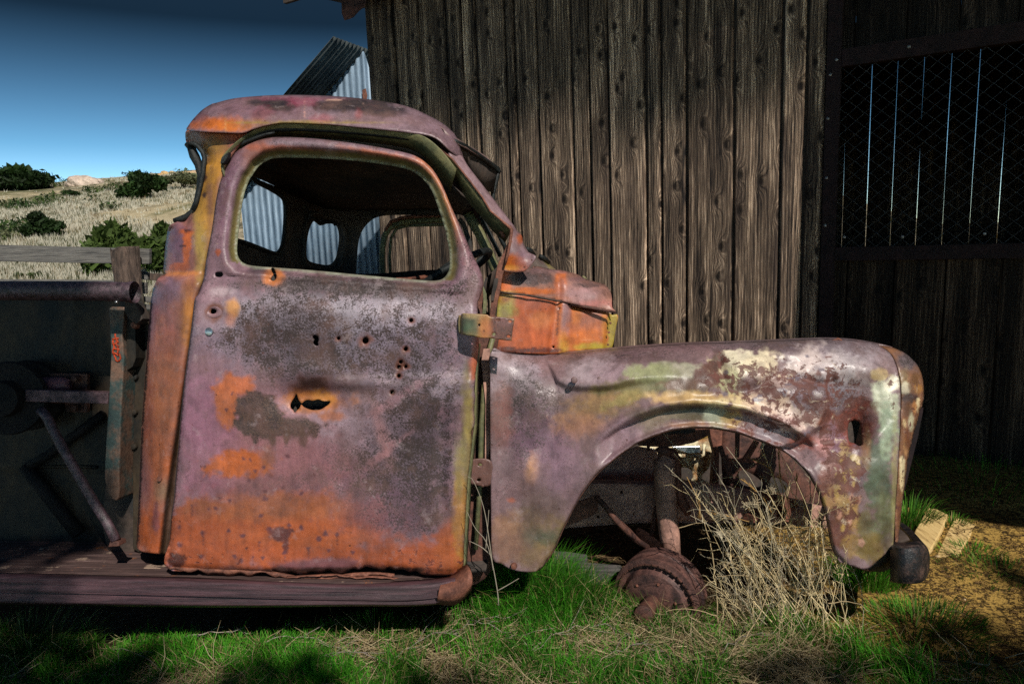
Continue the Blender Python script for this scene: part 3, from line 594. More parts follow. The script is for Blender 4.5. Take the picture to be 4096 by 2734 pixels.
# ---- rear wall / far side of the cab (one bent sheet with its window openings) ----
def t_back(x, y):
    xd = x/1.7437
    t = Z0*(808/(1208-np.minimum(xd, 690)))-Z0
    t1 = Z0*(808/(1208-690.))-Z0
    t = np.where(xd > 690, t1+(1.44-t1)*np.sin(np.clip((xd-690)/95, 0, 1)*math.pi/2), t)
    return t
bk = c(13, "470,380 500,368 560,398 640,431 700,458 760,476 900,478 1010,476 1070,485 1078,560 1090,720 900,720 700,700 470,640")
rw = c(1, "690,540 720,585 800,628 862,668 882,700 886,760 882,850 872,930 850,980 820,985 740,955 660,925 590,905 560,880 575,720 620,560")
qw = c(1, "1015,870 1030,825 1055,800 1090,810 1150,815 1172,840 1182,890 1176,960 1160,1020 1130,1048 1080,1045 1020,1028 1005,1000 1005,930")
dw_ = c(1, "1340,820 1380,790 1440,776 1560,772 1760,775 1900,780 1980,900 2010,1100 2000,1260 1280,1240 1278,1080 1282,1000 1290,920 1310,860")
back = sheet('rear_cab_wall', bk, t_back, M_INT, truck, [rw, qw, dw_], 18, None, .005)
tube('rear_window_seal', qp([(p[0], p[1], float(t_back(np.array([p[0]]), 0)[0])-.01) for p in resample(rw, 20, True)]+[(rw[0][0], rw[0][1], float(t_back(np.array([rw[0][0]]), 0)[0])-.01)]), .009, M_RUBBER, back, 6)
gl = resample(c(1, "1012,790 1030,770 1060,770 1120,790 1170,800 1205,840 1220,900 1212,980 1195,1040 1160,1078 1110,1085 1040,1065 992,1040 985,960 992,860"), 20, True)
tube('quarter_window_frame', qp([(p[0], p[1], float(t_back(np.array([p[0]]), 0)[0])-.012) for p in list(gl)+[gl[0]]]), .013, M_INT, back, 8)
tube('quarter_window_seal', qp([(p[0], p[1], float(t_back(np.array([p[0]]), 0)[0])-.02) for p in resample(c(1, "1008,792 1025,788 1060,805 1080,822 1110,812 1150,812 1165,830"), 12)]), .010, M_RUBBER, back, 8)
sheet('rear_lower_wall', c(13, "470,570 546,556 620,580 700,600 820,628 1090,640 1100,900 1100,1320 300,1320 300,900"), lambda x, y: np.clip(t_back(x, y), .25, 1.44)+.01, M_INT, back, [], 50, None, .004)
tube('far_door_frame', qp(ct(1, "1428,1180 1425,1110 1421,1020 1424,950 1434,890 1462,845 1520,818 1600,806 1700,802 1780,800", 1.50)), .016, M_OLIVE, truck, 10)
tube('far_door_frame', qp(ct(1, "1440,860 1470,812 1530,790 1600,782 1700,778 1780,777", 1.49)), .010, M_BRRUST, truck, 8)
tube('far_door_frame', qp(ct(1, "1470,1180 1462,1000 1470,900 1500,850 1560,832 1700,828 1780,826", 1.54)), .008, M_OLIVE, truck, 8)
tube('far_windscreen_pillar', qp(ct(9, "300,440 330,500 380,580 430,690 490,830 520,900", 1.36)), .026, M_OLIVE, truck, 10)
tube('far_windscreen_pillar', qp(ct(9, "240,480 270,520 310,640 330,760 350,900 410,1150", 1.30)), .012, M_INT, truck, 8)
tube('windscreen_seal', qp(ct(9, "384,455 430,550 480,650 524,742", 1.28)), .010, M_RUBBER, truck, 6)
tube('windscreen_seal', qp(ct(9, "395,455 442,550 492,650 530,730", 1.26)), .005, M_RUBBER, truck, 6)
# dashboard / floor
loft('dashboard', [ct(9, "420,900 520,800 640,780 800,800", [.2, .5, .9, 1.3]), ct(9, "380,1120 460,1000 560,960 700,960", [.2, .5, .9, 1.3])], M_INT, truck, th=.004)
loft('cab_floor', [ct(2, "250,1300 800,1330 1600,1330 1740,1300", .06), [(a, b_, 1.42) for a, b_ in c(13, "650,1060 850,1060 1100,1060 1180,1060")]], M_INT, truck, th=.01)
# steering wheel
sw = []
Cw = Q(*bs_((13, 1033, 632, 1))[:2], .42); aa = (FV*math.cos(R_(33))+UV_*math.sin(R_(33))); 
for i in range(41):
    a = 2*math.pi*i/40; sw.append(Cw+.165*math.cos(a)*aa+.19*math.sin(a)*LV)
wheel = tube('steering_wheel', sw, .0125, M_RUBBER, truck, 10, cap=False)
nn = np.cross(aa, LV); nn = nn if nn[2] < 0 else -nn
tube('spoke', [Cw+.16*aa, Cw+.02*nn, Cw-.16*aa], .007, M_RUBBER, wheel, 8); tube('spoke', [Cw+.18*LV, Cw+.02*nn, Cw-.18*LV], .007, M_RUBBER, wheel, 8)
tube('column', [Cw, Cw+nn*.25-aa*0+FV*.05, Cw+nn*.5+FV*.12], .02, M_INT, wheel, 10)
tube('gear_lever', qp(ct(9, "15,905 40,880 90,840 165,790 200,765", [.50, .52, .5, .5, .5])), .006, M_RUBBER, truck, 8)
tube('gear_lever', qp(ct(9, "-200,897 -120,899 -60,892 0,890 22,893", [.25, .3, .35, .42, .46])), [.004, .006, .007, .011, .008], M_BRRUST, truck, 8)

# ---- cowl and engine side ------------------------------------------------------
TC = lambda x: .13+.14*sstep(2000, 2450, x)
cowl_top = c(9, "545,840 590,848 700,845 722,806 760,808 800,812 860,826 905,832 960,838 1040,858 1090,880 1125,900 1180,915 1240,930 1275,955 1295,990 1303,1040 1305,1095 1330,1128 1240,1112 1010,1066 985,1060 900,1042 720,1010 600,996 525,985 532,900")
ct_edge = c(9, "722,806 760,808 800,812 860,826 905,832 960,838 1040,858 1090,880 1125,900 1180,915 1240,930 1275,955 1295,990")
def t_cowl(x, y):
    e = np.clip(dist(x, y, ct_edge)/75, 0, 1); t = TC(x)+.12*(1-np.sqrt(np.clip(1-(1-e)**2, 0, 1)))
    t = t-.012*sstep(2215, 2270, x)+.012*np.exp(-((x-2235)/16)**2)
    return t+(fbm(x, y, 70, 8, 3)-.5)*.006
pc = [(9, 560, 920, 40, 80, lin(214, 112, 56), 1, .2, .05), (9, 700, 985, 230, 24, lin(214, 116, 56), 1, .15, .1), (9, 750, 890, 140, 50, lin(106, 90, 96), 1, .15, 1), (9, 950, 930, 40, 90, lin(218, 120, 66), .9, .2, .1), (9, 860, 840, 180, 14, lin(150, 120, 130), .7, .3, .5), (9, 960, 1030, 60, 16, lin(206, 120, 70), .8, .3, .1), (9, 1110, 1000, 150, 90, lin(176, 140, 150), .9, .3, .4), (9, 1080, 900, 90, 20, lin(130, 100, 110), .8, .3, .8), (9, 1200, 1070, 110, 30, lin(190, 120, 120), .8, .3, .1), (9, 1150, 940, 130, 24, lin(120, 96, 100), .8, .2, .9), (9, 570, 990, 60, 10, lin(200, 190, 110), .5, .3, 0)]
cowl = sheet('cowl_top', cowl_top, t_cowl, M_RUST, truck, [], 8, paintf((lin(168, 122, 112), .3), pc, 29), .004, ext=[(ct_edge, [(0, 0, 0), (.1, .01, 0), (.3, .02, .02), (.5, .025, .03), (.8, .01, .0), (1.0, -.04, -.02)])])
side = c(9, "522,990 600,1000 720,1015 900,1048 985,1066 1000,1075 1030,1085 1200,1118 1285,1135 1300,1150 1345,1148 1330,1240 1300,1385 1240,1392 1100,1402 940,1414 850,1420 455,1402 465,1380 480,1300 500,1150")
def t_side(x, y):
    t = TC(x)+.006; t = t+.008*np.exp(-((x-2225+(y-1210)*.12)/10)**2)-.012*sstep(2232, 2262, x+(y-1210)*.1)*sstep(2300, 2262, x+(y-1210)*.1)
    t = t+.02*sstep(2420, 2440, x+(y-1300)*.16)+.03*sstep(1255, 1215, y)*(x > 2270)*sstep(2270, 2290, x)
    return t+(fbm(x, y, 90, 12, 3)-.5)*.006
ps = [(9, 760, 1240, 240, 170, lin(192, 100, 62), 1, .3, .03), (9, 560, 1100, 70, 80, lin(176, 176, 96), .95, .25, .05), (9, 545, 1040, 50, 30, lin(206, 150, 60), .7, .3, .05), (9, 760, 1070, 110, 40, lin(170, 104, 92), .7, .3, .1), (9, 810, 1180, 90, 50, lin(206, 128, 84), .8, .3, .02), (9, 560, 1180, 30, 60, lin(150, 130, 110), .6, .3, .1),
      (9, 935, 1230, 30, 170, lin(206, 120, 70), .9, .2, .05), (9, 985, 1240, 30, 170, lin(156, 128, 140), .95, .2, .1), (9, 970, 1350, 36, 70, lin(206, 180, 70), .8, .3, .05), (9, 1150, 1230, 150, 110, lin(176, 116, 100), .9, .3, .08), (9, 1100, 1310, 160, 80, lin(216, 120, 56), .9, .3, .02), (9, 1200, 1370, 150, 30, lin(190, 176, 70), .9, .25, .02), (9, 1060, 1150, 30, 80, lin(206, 124, 60), .7, .3, 0), (9, 1308, 1260, 34, 150, lin(186, 166, 76), 1, .1, .05), (9, 1250, 1260, 16, 120, lin(216, 140, 66), .8, .2, 0),
      (9, 700, 1395, 260, 22, lin(112, 56, 44), .95, .1, .7), (9, 925, 1190, 7, 120, lin(90, 60, 60), .7, .2, .4, 3), (9, 560, 1040, 24, 10, lin(150, 80, 40), .7, .2, .1), (9, 1130, 1320, 40, 10, lin(226, 160, 120), .5, .3, 0)]
sidep = sheet('engine_side_panel', side, t_side, M_RUST, truck, [circ(*bs_((9, 938, 1102, 7)), 8), circ(*bs_((9, 895, 1370, 9)), 8)], 9, paintf((lin(190, 102, 64), .05), ps, 37), .004)
tube('panel_lip', qp(ct(9, "1000,1068 1030,1076 1100,1088 1200,1106 1330,1130", [.235, .235, .24, .24, .24])), [.004, .006, .006, .006, .004], M_DARKRUST, cowl, 6)
tube('panel_seam', qp(ct(9, "523,988 600,998 720,1012 900,1046 985,1062", [.126, .128, .14, .19, .22])), .003, M_INT, cowl, 6)
for a, b_ in ((1292, 1205), (1283, 1270), (1275, 1355)): disc('body_bolt', *bs_((9, a, b_, 1))[:2], .004, .27, .004, M_BRRUST, sidep, k=8)
# far top of the cowl with rubber pads
cw = ct(9, "695,690 725,725 780,745 850,790 905,830", [.25, .35, .45, .55, .6])
loft('cowl_vent_panel', [cw, ct(9, "700,850 760,850 820,850 880,850 930,850", [.18, .22, .26, .3, .34])], M_RUST, cowl, paint=paintf((lin(120, 110, 108), .6), [(9, 850, 800, 40, 30, lin(190, 180, 90), .9, .2, 0)], 3), th=.004)
loft('cowl_vent_panel', [cw, ct(9, "640,700 700,740 760,775 850,820 905,850", [1.0, 1.0, 1.0, 1.0, 1.0])], M_DARKRUST, cowl, th=.004)
tube('rubber_pad', qp(ct(9, "712,690 730,702 760,728", [.30, .36, .42])), [.009, .011, .007], M_RUBBER, cowl, 8)
tube('rubber_pad', qp(ct(9, "805,742 830,755 862,782", [.44, .48, .52])), [.009, .010, .008], M_RUBBER, cowl, 8)
tube('wiper_stub', qp(ct(9, "1095,886 1108,890 1118,905", [.4, .4, .4])), .008, M_OLIVE, cowl, 6)

# ---- upper and lower hinges -------------------------------------------------------
hp = [(252, 1140, 1290, -.006), (246, 1144, 1288, -.022), (250, 1138, 1285, -.044), (262, 1136, 1284, -.060), (290, 1138, 1288, -.072), (340, 1140, 1296, -.077), (430, 1146, 1308, -.078), (520, 1160, 1318, -.074), (624, 1174, 1330, -.068)]
hpt = np.array([(h[0], h[1], h[3]) for h in hp]); hpb = np.array([(h[0], h[2], h[3]) for h in hp])
def t_h(x, y):
    xc = (x-1700)/.574; return np.interp(xc, [250, 262, 290, 340, 430, 520, 624], [-.035, -.060, -.072, -.077, -.078, -.074, -.068])
h_out = c(9, "250,1150 262,1137 300,1139 340,1140 430,1146 450,1158 520,1162 620,1174 624,1182 612,1250 604,1322 598,1328 520,1320 470,1312 440,1308 380,1306 340,1296 262,1285 249,1270 244,1210")
hh = [circ(*bs_((9, 512, 1184, 13)), 9, .7), circ(*bs_((9, 593, 1194, 12)), 9, .8), circ(*bs_((9, 480, 1283, 13)), 9, .8), circ(*bs_((9, 582, 1298, 13)), 9, .8), circ(*bs_((9, 378, 1218, 9)), 9)]
def paint_h(x, y):
    f = paintf((lin(176, 136, 84), .25), [(9, 300, 1220, 70, 90, lin(92, 116, 96), .95, .25, .1), (9, 340, 1150, 90, 24, lin(216, 190, 140), .7, .3, 0), (9, 530, 1240, 100, 100, lin(116, 72, 62), 1, .12, .7), (9, 420, 1240, 40, 90, lin(206, 130, 84), .8, .3, .1), (9, 560, 1200, 60, 30, lin(150, 110, 116), .6, .2, .5)], 51, .2)
    return f(x, y)
hinge = sheet('hinge', h_out, t_h, M_RUST, door, hh, 6, paint_h, .004, ext=[(c(9, "250,1150 244,1210 249,1270"), [(0, 0, 0), (.012, 0, -.004), (.03, 0, -.004), (.05, 0, .003)])])
tag(hinge, 'bent hinge arm with slotted bolt holes standing off the door')
h2 = c(2, "1672,768 1765,775 1762,890 1668,884 1662,860 1668,800")
sheet('hinge', h2, lambda x, y: .045+x*0, M_RUST, truck, [circ(*bs_((2, 1712, 793, 11)), 8, .6), circ(*bs_((2, 1707, 866, 11)), 8, .6)], 7, paintf((lin(116, 82, 78), .5), [], 5), .004)

# ---- fender ---------------------------------------------------------------------
arch = c(3, "372,1335 410,1290 440,1240 470,1170 500,1110 550,1020 620,930 700,860 780,805 850,775 930,750 1020,740 1100,742 1200,760 1300,795 1380,828 1440,868 1500,935 1540,1010 1570,1100 1585,1180 1595,1230 1615,1275 1652,1312")
f_top = c(3, "172,423 230,428 300,432 400,434 450,433 600,420 680,412 800,402 1000,390 1200,384 1400,376 1500,372 1600,370 1700,376 1790,390 1850,404")
seam = c(10, "880,117 940,160 972,220 990,290 999,360 1001,450 996,600 986,800 976,950 968,1100 958,1262")
f_out = f_top[:-1]+c(10, "868,114")+seam+c(10, "945,1275 900,1315 810,1387 740,1374 670,1354 652,1340")+arch[::-1][1:]+c(3, "330,1345 260,1335 215,1310 178,1282 172,1100 170,900 168,700 168,560")
crease = c(3, "330,420 370,440 400,462 425,510 450,560 480,575 510,582 560,585 640,583 700,575 760,560 850,548 980,545")
ncr = c(3, "1330,835 1370,822 1430,812 1470,790 1500,768 1540,738 1560,705 1572,665 1572,610")
hx0, hy0 = bs_((10, 742, 615, 1))[:2]
def t_fend(x, y):
    e = dist(x, y, f_top); da = dist(x, y, arch); ds = dist(x, y, seam)
    t = .045-.105*sstep(2000, 2650, x)+.03*sstep(3450, 3650, x)
    h_ = np.clip(e/230, 0, 1); t = t+.20*(1-np.sqrt(np.clip(1-(1-h_)**2, 0, 1)))*sstep(1950, 2200, x)+.05*(1-np.clip(e/60, 0, 1))**2*(1-sstep(1950, 2200, x))
    yc = poly_y(crease, x); w = sstep(2140, 2230, x)*sstep(2800, 2450, x)
    t = t+.026*w*sstep(-24, 14, y-yc)*sstep(1900, 1640, y)
    t = t+.022*sstep(2300, 2150, x)*sstep(1560, 1480, y)*0
    band = sstep(92, 80, da)*sstep(2380, 2460, x)*sstep(3300, 3150, x); t = t+.024*band*sstep(0, 22, da)
    t = t-.016*np.exp(-((da-106)/18)**2)*sstep(2380, 2460, x)*sstep(3350, 3150, x)
    t = t+.012*np.clip(1-da/16, 0, 1)**2
    nx = np.interp(y, [p[1] for p in ncr[::-1]], [p[0] for p in ncr[::-1]])
    sd = x-nx; w2 = sstep(1450, 1560, y)*sstep(1900, 1780, y)
    t = t+.042*w2*sstep(-10, 30, sd)*sstep(300, 110, sd)
    t = t+.046*np.exp(-((x-hx0)/62)**2-((y-hy0)/95)**2)
    rg = 1-2*np.abs(fbm(x, y, 330, 47, 2)-.5)*2.4; t = t+.026*np.clip(rg, 0, 1)**2*sstep(2560, 2760, x)*sstep(3420, 3250, x)*sstep(1405, 1450, y)*sstep(1640, 1560, y)
    t = t+.02*sstep(1850, 2250, y)*sstep(3180, 3330, x)
    t = t+.014*np.exp(-((x-3640)/14)**2)*0
    dx, dy = bs_((3, 1120, 470, 1))[:2]; t = t+.022*np.exp(-((x-dx)/46)**2-((y-dy)/60)**2)
    dx, dy = bs_((3, 1000, 430, 1))[:2]; t = t+.014*np.exp(-((x-dx)/190)**2-((y-dy)/24)**2)
    dx, dy = bs_((3, 300, 900, 1))[:2]; t = t-.010*np.exp(-((x-dx)/50)**2-((y-dy)/90)**2)+.010*np.exp(-((x-dx-110)/60)**2-((y-dy-40)/130)**2)
    dx, dy = bs_((3, 240, 600, 1))[:2]; t = t+.012*np.exp(-((x-dx)/50)**2-((y-dy)/200)**2)
    dx, dy = bs_((3, 860, 690, 1))[:2]
    k = sstep(2500, 2900, x)
    return t+(fbm(x, y, 260, 41, 3)-.5)*.030*k+(fbm(x, y, 190, 44, 3)-.5)*.016*(1-k)+(fbm(x, y, 62, 42, 3)-.5)*(.003+.007*k)+(fbm(x, y, 26, 43, 2)-.5)*.0016*k
pf = [(3, 320, 520, 180, 120, lin(176, 160, 182), .9, .35, .6), (3, 230, 460, 80, 40, lin(196, 180, 200), .6, .4, .5), (3, 300, 700, 150, 150, lin(104, 84, 96), .9, .3, 1.0), (3, 350, 800, 130, 120, lin(128, 88, 120), .8, .35, .7), (3, 220, 700, 44, 160, lin(136, 72, 56), .7, .3, .4), (3, 230, 1000, 90, 130, lin(146, 112, 126), .8, .35, .5),
      (3, 345, 915, 26, 50, lin(216, 150, 96), .9, .3, .1), (3, 450, 950, 90, 130, lin(160, 122, 150), .8, .35, .4), (3, 400, 1100, 90, 90, lin(120, 100, 96), .7, .3, .3), (3, 300, 1180, 60, 90, lin(150, 116, 96), .8, .3, .2), (3, 370, 1230, 110, 100, lin(140, 112, 62), .9, .3, .15), (3, 370, 1200, 90, 34, lin(84, 100, 84), .75, .3, .1), (3, 250, 1200, 60, 80, lin(168, 118, 84), .8, .3, .1), (3, 330, 1150, 40, 130, lin(84, 68, 62), .6, .35, .3), (3, 240, 1240, 70, 60, lin(130, 92, 80), .8, .3, .3), (3, 255, 1045, 16, 14, lin(190, 84, 40), .8, .2, .2),
      (3, 620, 440, 260, 30, lin(128, 96, 112), .85, .3, .9), (3, 1000, 410, 500, 26, lin(138, 104, 116), .9, .3, .7), (3, 1500, 400, 320, 40, lin(132, 114, 130), .95, .3, .8), (3, 1650, 450, 200, 44, lin(184, 172, 192), .8, .4, .5),
      (3, 560, 510, 130, 56, lin(184, 164, 182), .95, .3, .4), (3, 700, 530, 90, 50, lin(170, 140, 160), .8, .3, .3), (3, 440, 500, 50, 60, lin(150, 112, 130), .7, .3, .6),
      (3, 640, 640, 150, 64, lin(160, 122, 72), .95, .25, .1, -18), (3, 560, 730, 90, 50, lin(186, 124, 90), .7, .35, .2), (3, 800, 560, 170, 34, lin(120, 112, 70), .9, .25, .1, -6), (3, 740, 620, 110, 22, lin(166, 148, 84), .9, .25, .05, -22), (3, 950, 560, 140, 40, lin(126, 128, 96), .8, .25, .1),
      (3, 930, 500, 160, 34, lin(186, 188, 168), .95, .12, .1), (3, 850, 510, 90, 34, lin(156, 162, 116), .9, .2, .1), (3, 1180, 490, 90, 60, lin(232, 220, 184), .9, .08, .2), (3, 1230, 450, 90, 34, lin(240, 232, 210), .85, .08, .1), (3, 1170, 560, 60, 50, lin(196, 200, 150), .9, .15, .1), (3, 1020, 620, 170, 30, lin(226, 184, 110), .9, .2, .1), (3, 1180, 640, 110, 24, lin(246, 224, 170), .9, .15, .1),
      (3, 1310, 480, 90, 60, lin(250, 236, 206), .9, .12, .2), (3, 1400, 560, 130, 80, lin(206, 176, 176), .9, .2, .4), (3, 1500, 500, 110, 80, lin(232, 214, 220), .85, .2, .3), (3, 1350, 640, 110, 60, lin(220, 190, 170), .8, .15, .4), (3, 1450, 700, 110, 60, lin(246, 220, 216), .95, .12, .3), (3, 1380, 730, 90, 40, lin(206, 168, 176), .8, .2, .4), (3, 1600, 600, 110, 90, lin(140, 134, 160), .85, .2, .7), (3, 1650, 500, 90, 60, lin(216, 206, 220), .7, .3, .4), (3, 1500, 610, 70, 60, lin(140, 120, 150), .8, .15, .8),
      (3, 1080, 520, 56, 44, lin(96, 50, 42), .95, .07, .5), (3, 1120, 460, 24, 40, lin(84, 60, 58), .9, .15, .3), (3, 1000, 560, 110, 22, lin(124, 84, 70), .8, .12, .4), (3, 1380, 520, 30, 22, lin(110, 50, 44), .9, .07, .3), (3, 1240, 560, 50, 30, lin(116, 84, 104), .8, .1, .5), (3, 1460, 560, 60, 26, lin(110, 70, 76), .8, .08, .5), (3, 1340, 590, 50, 22, lin(120, 76, 84), .8, .08, .5), (3, 1700, 640, 70, 30, lin(116, 60, 52), .8, .08, .5), (3, 1550, 640, 40, 30, lin(116, 60, 52), .8, .08, .5),
      (3, 950, 690, 220, 26, lin(104, 96, 66), .85, .2, .3), (3, 1000, 665, 170, 16, lin(62, 76, 72), .8, .25, .1), (3, 1115, 695, 40, 44, lin(186, 196, 178), .9, .2, .1), (3, 1190, 710, 44, 34, lin(176, 140, 56), .8, .2, .1), (3, 840, 720, 120, 34, lin(168, 150, 130), .7, .3, .3, -25), (3, 1000, 730, 100, 14, lin(176, 120, 70), .6, .3, .2), (3, 700, 790, 110, 60, lin(166, 132, 160), .8, .3, .4, -40), (3, 1260, 755, 50, 20, lin(130, 60, 46), .8, .12, .4), (3, 1320, 770, 90, 24, lin(150, 140, 160), .8, .2, .5, 22),
      (3, 1690, 760, 90, 130, lin(138, 56, 42), .95, .12, .4), (3, 1580, 720, 40, 50, lin(140, 62, 44), .95, .12, .3), (3, 1480, 800, 80, 40, lin(134, 60, 46), .9, .15, .3), (3, 1600, 850, 80, 100, lin(150, 110, 140), .85, .12, .6), (3, 1560, 830, 44, 60, lin(206, 140, 140), .7, .2, .3), (3, 1650, 860, 40, 60, lin(200, 170, 60), .55, .08, .2), (3, 1600, 960, 80, 110, lin(150, 78, 60), .85, .12, .5), (3, 1700, 900, 50, 90, lin(120, 104, 124), .7, .15, .5), (3, 1690, 910, 24, 60, lin(196, 166, 50), .8, .08, .1), (3, 1640, 1050, 30, 80, lin(216, 176, 96), .85, .2, .1), (3, 1590, 1040, 24, 60, lin(196, 150, 80), .7, .2, .1), (3, 1690, 1100, 30, 90, lin(196, 150, 60), .8, .15, .1), (3, 1630, 1180, 60, 90, lin(112, 60, 44), .9, .15, .4), (3, 1690, 1230, 50, 60, lin(160, 124, 52), .85, .15, .2), (3, 1740, 1140, 40, 110, lin(110, 104, 60), .8, .15, .2),
      (3, 1790, 960, 52, 210, lin(104, 118, 104), .95, .14, .15), (3, 1820, 640, 50, 100, lin(206, 216, 196), .95, .12, .1), (3, 1830, 760, 40, 90, lin(166, 190, 166), .95, .18, .05), (3, 1800, 1000, 50, 90, lin(88, 108, 92), .8, .25, .1), (3, 1810, 1100, 60, 90, lin(116, 124, 92), .9, .2, .15), (3, 1740, 830, 20, 90, lin(150, 110, 70), .7, .25, .2), (3, 1760, 1250, 60, 60, lin(132, 110, 48), .9, .15, .3), (3, 1830, 1200, 30, 60, lin(96, 90, 56), .7, .2, .3), (3, 1850, 560, 36, 34, lin(246, 244, 226), .9, .08, .1), (3, 1800, 520, 40, 24, lin(206, 180, 120), .8, .12, .2), (3, 1860, 1000, 12, 260, lin(170, 164, 96), .6, .25, 0), (3, 1770, 700, 24, 50, lin(116, 60, 50), .7, .1, .4)]
rr_ = np.random.default_rng(5)
for i in range(60):
    a, b_ = rr_.uniform(1150, 1640), rr_.uniform(440, 820)
    pf.append((3, a, b_, rr_.uniform(6, 20), rr_.uniform(5, 13), lin(112, 56, 50) if i % 2 else lin(112, 100, 122), .9, .05, .3))
for i in range(26):
    pf.append((3, rr_.uniform(1540, 1720), rr_.uniform(850, 1240), rr_.uniform(6, 16), rr_.uniform(12, 34), [lin(196, 160, 60), lin(124, 52, 38), lin(210, 150, 130)][i % 3], .8, .06, .3))
fhole = c(10, "704,565 716,550 740,541 764,552 776,590 780,640 782,674 768,688 735,672 708,660 700,610")
def chip_f(x, y):
    X, Y = (x-1800)/.9565, (y-1000)/.9565; g = lambda a, b, c_, d: np.exp(-((X-a)/c_)**2-((Y-b)/d)**2)
    return np.clip(.18+1.05*g(1420, 600, 300, 170)+.8*g(1150, 500, 120, 70)+.9*g(1650, 800, 110, 260)+.7*g(1640, 1080, 100, 220)+.5*g(1850, 620, 40, 140)+.25*g(1000, 560, 260, 60)+.55*g(1260, 750, 130, 40), 0, 1)
fender = sheet('front_fender', f_out, t_fend, M_FEND, truck, [fhole], 7, paintf((lin(140, 112, 124), .5), pf, 61, .36), .004, chip=chip_f,
               ext=[(f_top[4:], [(0, 0, 0), (.03, .004, 0), (.05, .0, 0), (.055, -.03, 0)]), (f_top[:6], [(0, 0, 0), (.02, .002, 0), (.10, -.002, 0)])])
tag(fender, 'front fender with peeling cream and green paint over an empty wheel arch')
loft('arch_flange', [[(p[0], p[1], float(t_fend(np.array([p[0]]), np.array([p[1]]))[0])+.002) for p in resample(arch, 30)], [(p[0], p[1]+4, float(t_fend(np.array([p[0]]), np.array([p[1]]))[0])+.03) for p in resample(arch, 30)]], M_DARKRUST, fender, th=.003)
for a, b_ in ((519, 543), (626, 540)): disc('rivet', *bs_((3, a, b_, 1))[:2], .0098, .012, .012, M_RUST, fender)
for o in bpy.data.objects:
    if o.name.startswith('rivet'):
        a = o.data.color_attributes.new('Col', 'FLOAT_COLOR', 'POINT'); a.data.foreach_set('color', list(np.append(lin(136, 110, 116), .3))*len(o.data.vertices))
disc('rivet', *bs_((3, 268, 1318, 1))[:2], .010, .03, .010, M_BRRUST, fender)
# a curled flake of tin on the crown
loft('rust_flake', [ct(10, "610,82 625,74 640,70 655,74", .17), ct(10, "605,86 628,84 650,82 668,86", .10)], M_BRRUST, fender, th=.002)
# nose cap
nose_edge = c(10, "884,116 940,122 1000,145 1035,165 1062,188 1092,220 1112,255 1124,290 1131,330 1134,380 1131,430 1112,482 1098,540 1080,600 1060,680 1042,760 1032,850 1018,960 1006,1060 1000,1120 994,1180 990,1246")
n_out = [(p[0]+4, p[1]) for p in seam][::-1][1:]+nose_edge+c(10, "975,1250")
def t_nose(x, y):
    e = np.clip(dist(x, y, nose_edge)/100, 0, 1); ys = t_fend(np.interp(y, [p[1] for p in seam], [p[0] for p in seam]), y)
    return .0+.5*ys+.085*(1-np.sqrt(np.clip(1-(1-e)**2, 0, 1)))+(fbm(x, y, 60, 71, 3)-.5)*.012
pn = [(10, 1040, 200, 70, 60, lin(120, 108, 124), .95, .3, .9), (10, 1020, 300, 30, 50, lin(150, 128, 90), .8, .2, .3), (10, 1030, 360, 30, 40, lin(220, 220, 200), .7, .08, .3), (10, 1080, 340, 34, 60, lin(112, 76, 40), .8, .15, .3), (10, 1100, 360, 26, 24, lin(176, 120, 40), .8, .15, .1), (10, 1050, 420, 50, 34, lin(54, 40, 48), .9, .12, .4), (10, 1095, 460, 12, 40, lin(250, 226, 180), .95, .12, 0, 12), (10, 1080, 470, 14, 40, lin(206, 130, 50), .9, .15, .1), (10, 1060, 540, 20, 60, lin(206, 208, 180), .8, .12, .1), (10, 1040, 480, 26, 60, lin(112, 70, 40), .8, .15, .4), (10, 1025, 560, 12, 30, lin(226, 200, 150), .9, .1, 0), (10, 1010, 800, 14, 60, lin(246, 232, 190), .95, .12, 0), (10, 1010, 900, 12, 60, lin(246, 226, 176), .95, .12, 0), (10, 1030, 700, 12, 50, lin(206, 150, 90), .8, .15, 0), (10, 1000, 1120, 20, 130, lin(110, 56, 40), .9, .2, .4), (10, 1040, 640, 16, 60, lin(124, 66, 30), .8, .15, .3)]
nose = sheet('fender_nose', n_out, t_nose, M_FEND, fender, [], 6, chip=lambda x, y: .8*sstep(1420, 1560, y), paint= paintf((lin(150, 100, 66), .4), pn, 77, .3), th=.004, ext=[(nose_edge[2:], [(0, 0, 0), (.04, 0, .002), (.12, 0, -.01), (.26, 0, -.03)])])
slab('fender_nose_plate', ct(10, "1112,480 1132,468 1128,500 1100,640 1060,800 1036,900 1020,960 1010,1040 1000,1100 996,1240 985,1245 996,1000 1040,760 1080,600", .16), .02, M_RED, fender, .001)
loft('fender_lip', [ct(10, "800,1388 860,1345 905,1312 950,1272", .0), ct(10, "816,1400 880,1402 925,1400 945,1380", .10)], M_INT, fender, th=.003)
loft('fender_lip', [ct(10, "655,1342 700,1362 745,1376 812,1388", .01), ct(10, "680,1352 720,1370 760,1386 830,1404", .05)], M_DARKRUST, fender, th=.003)

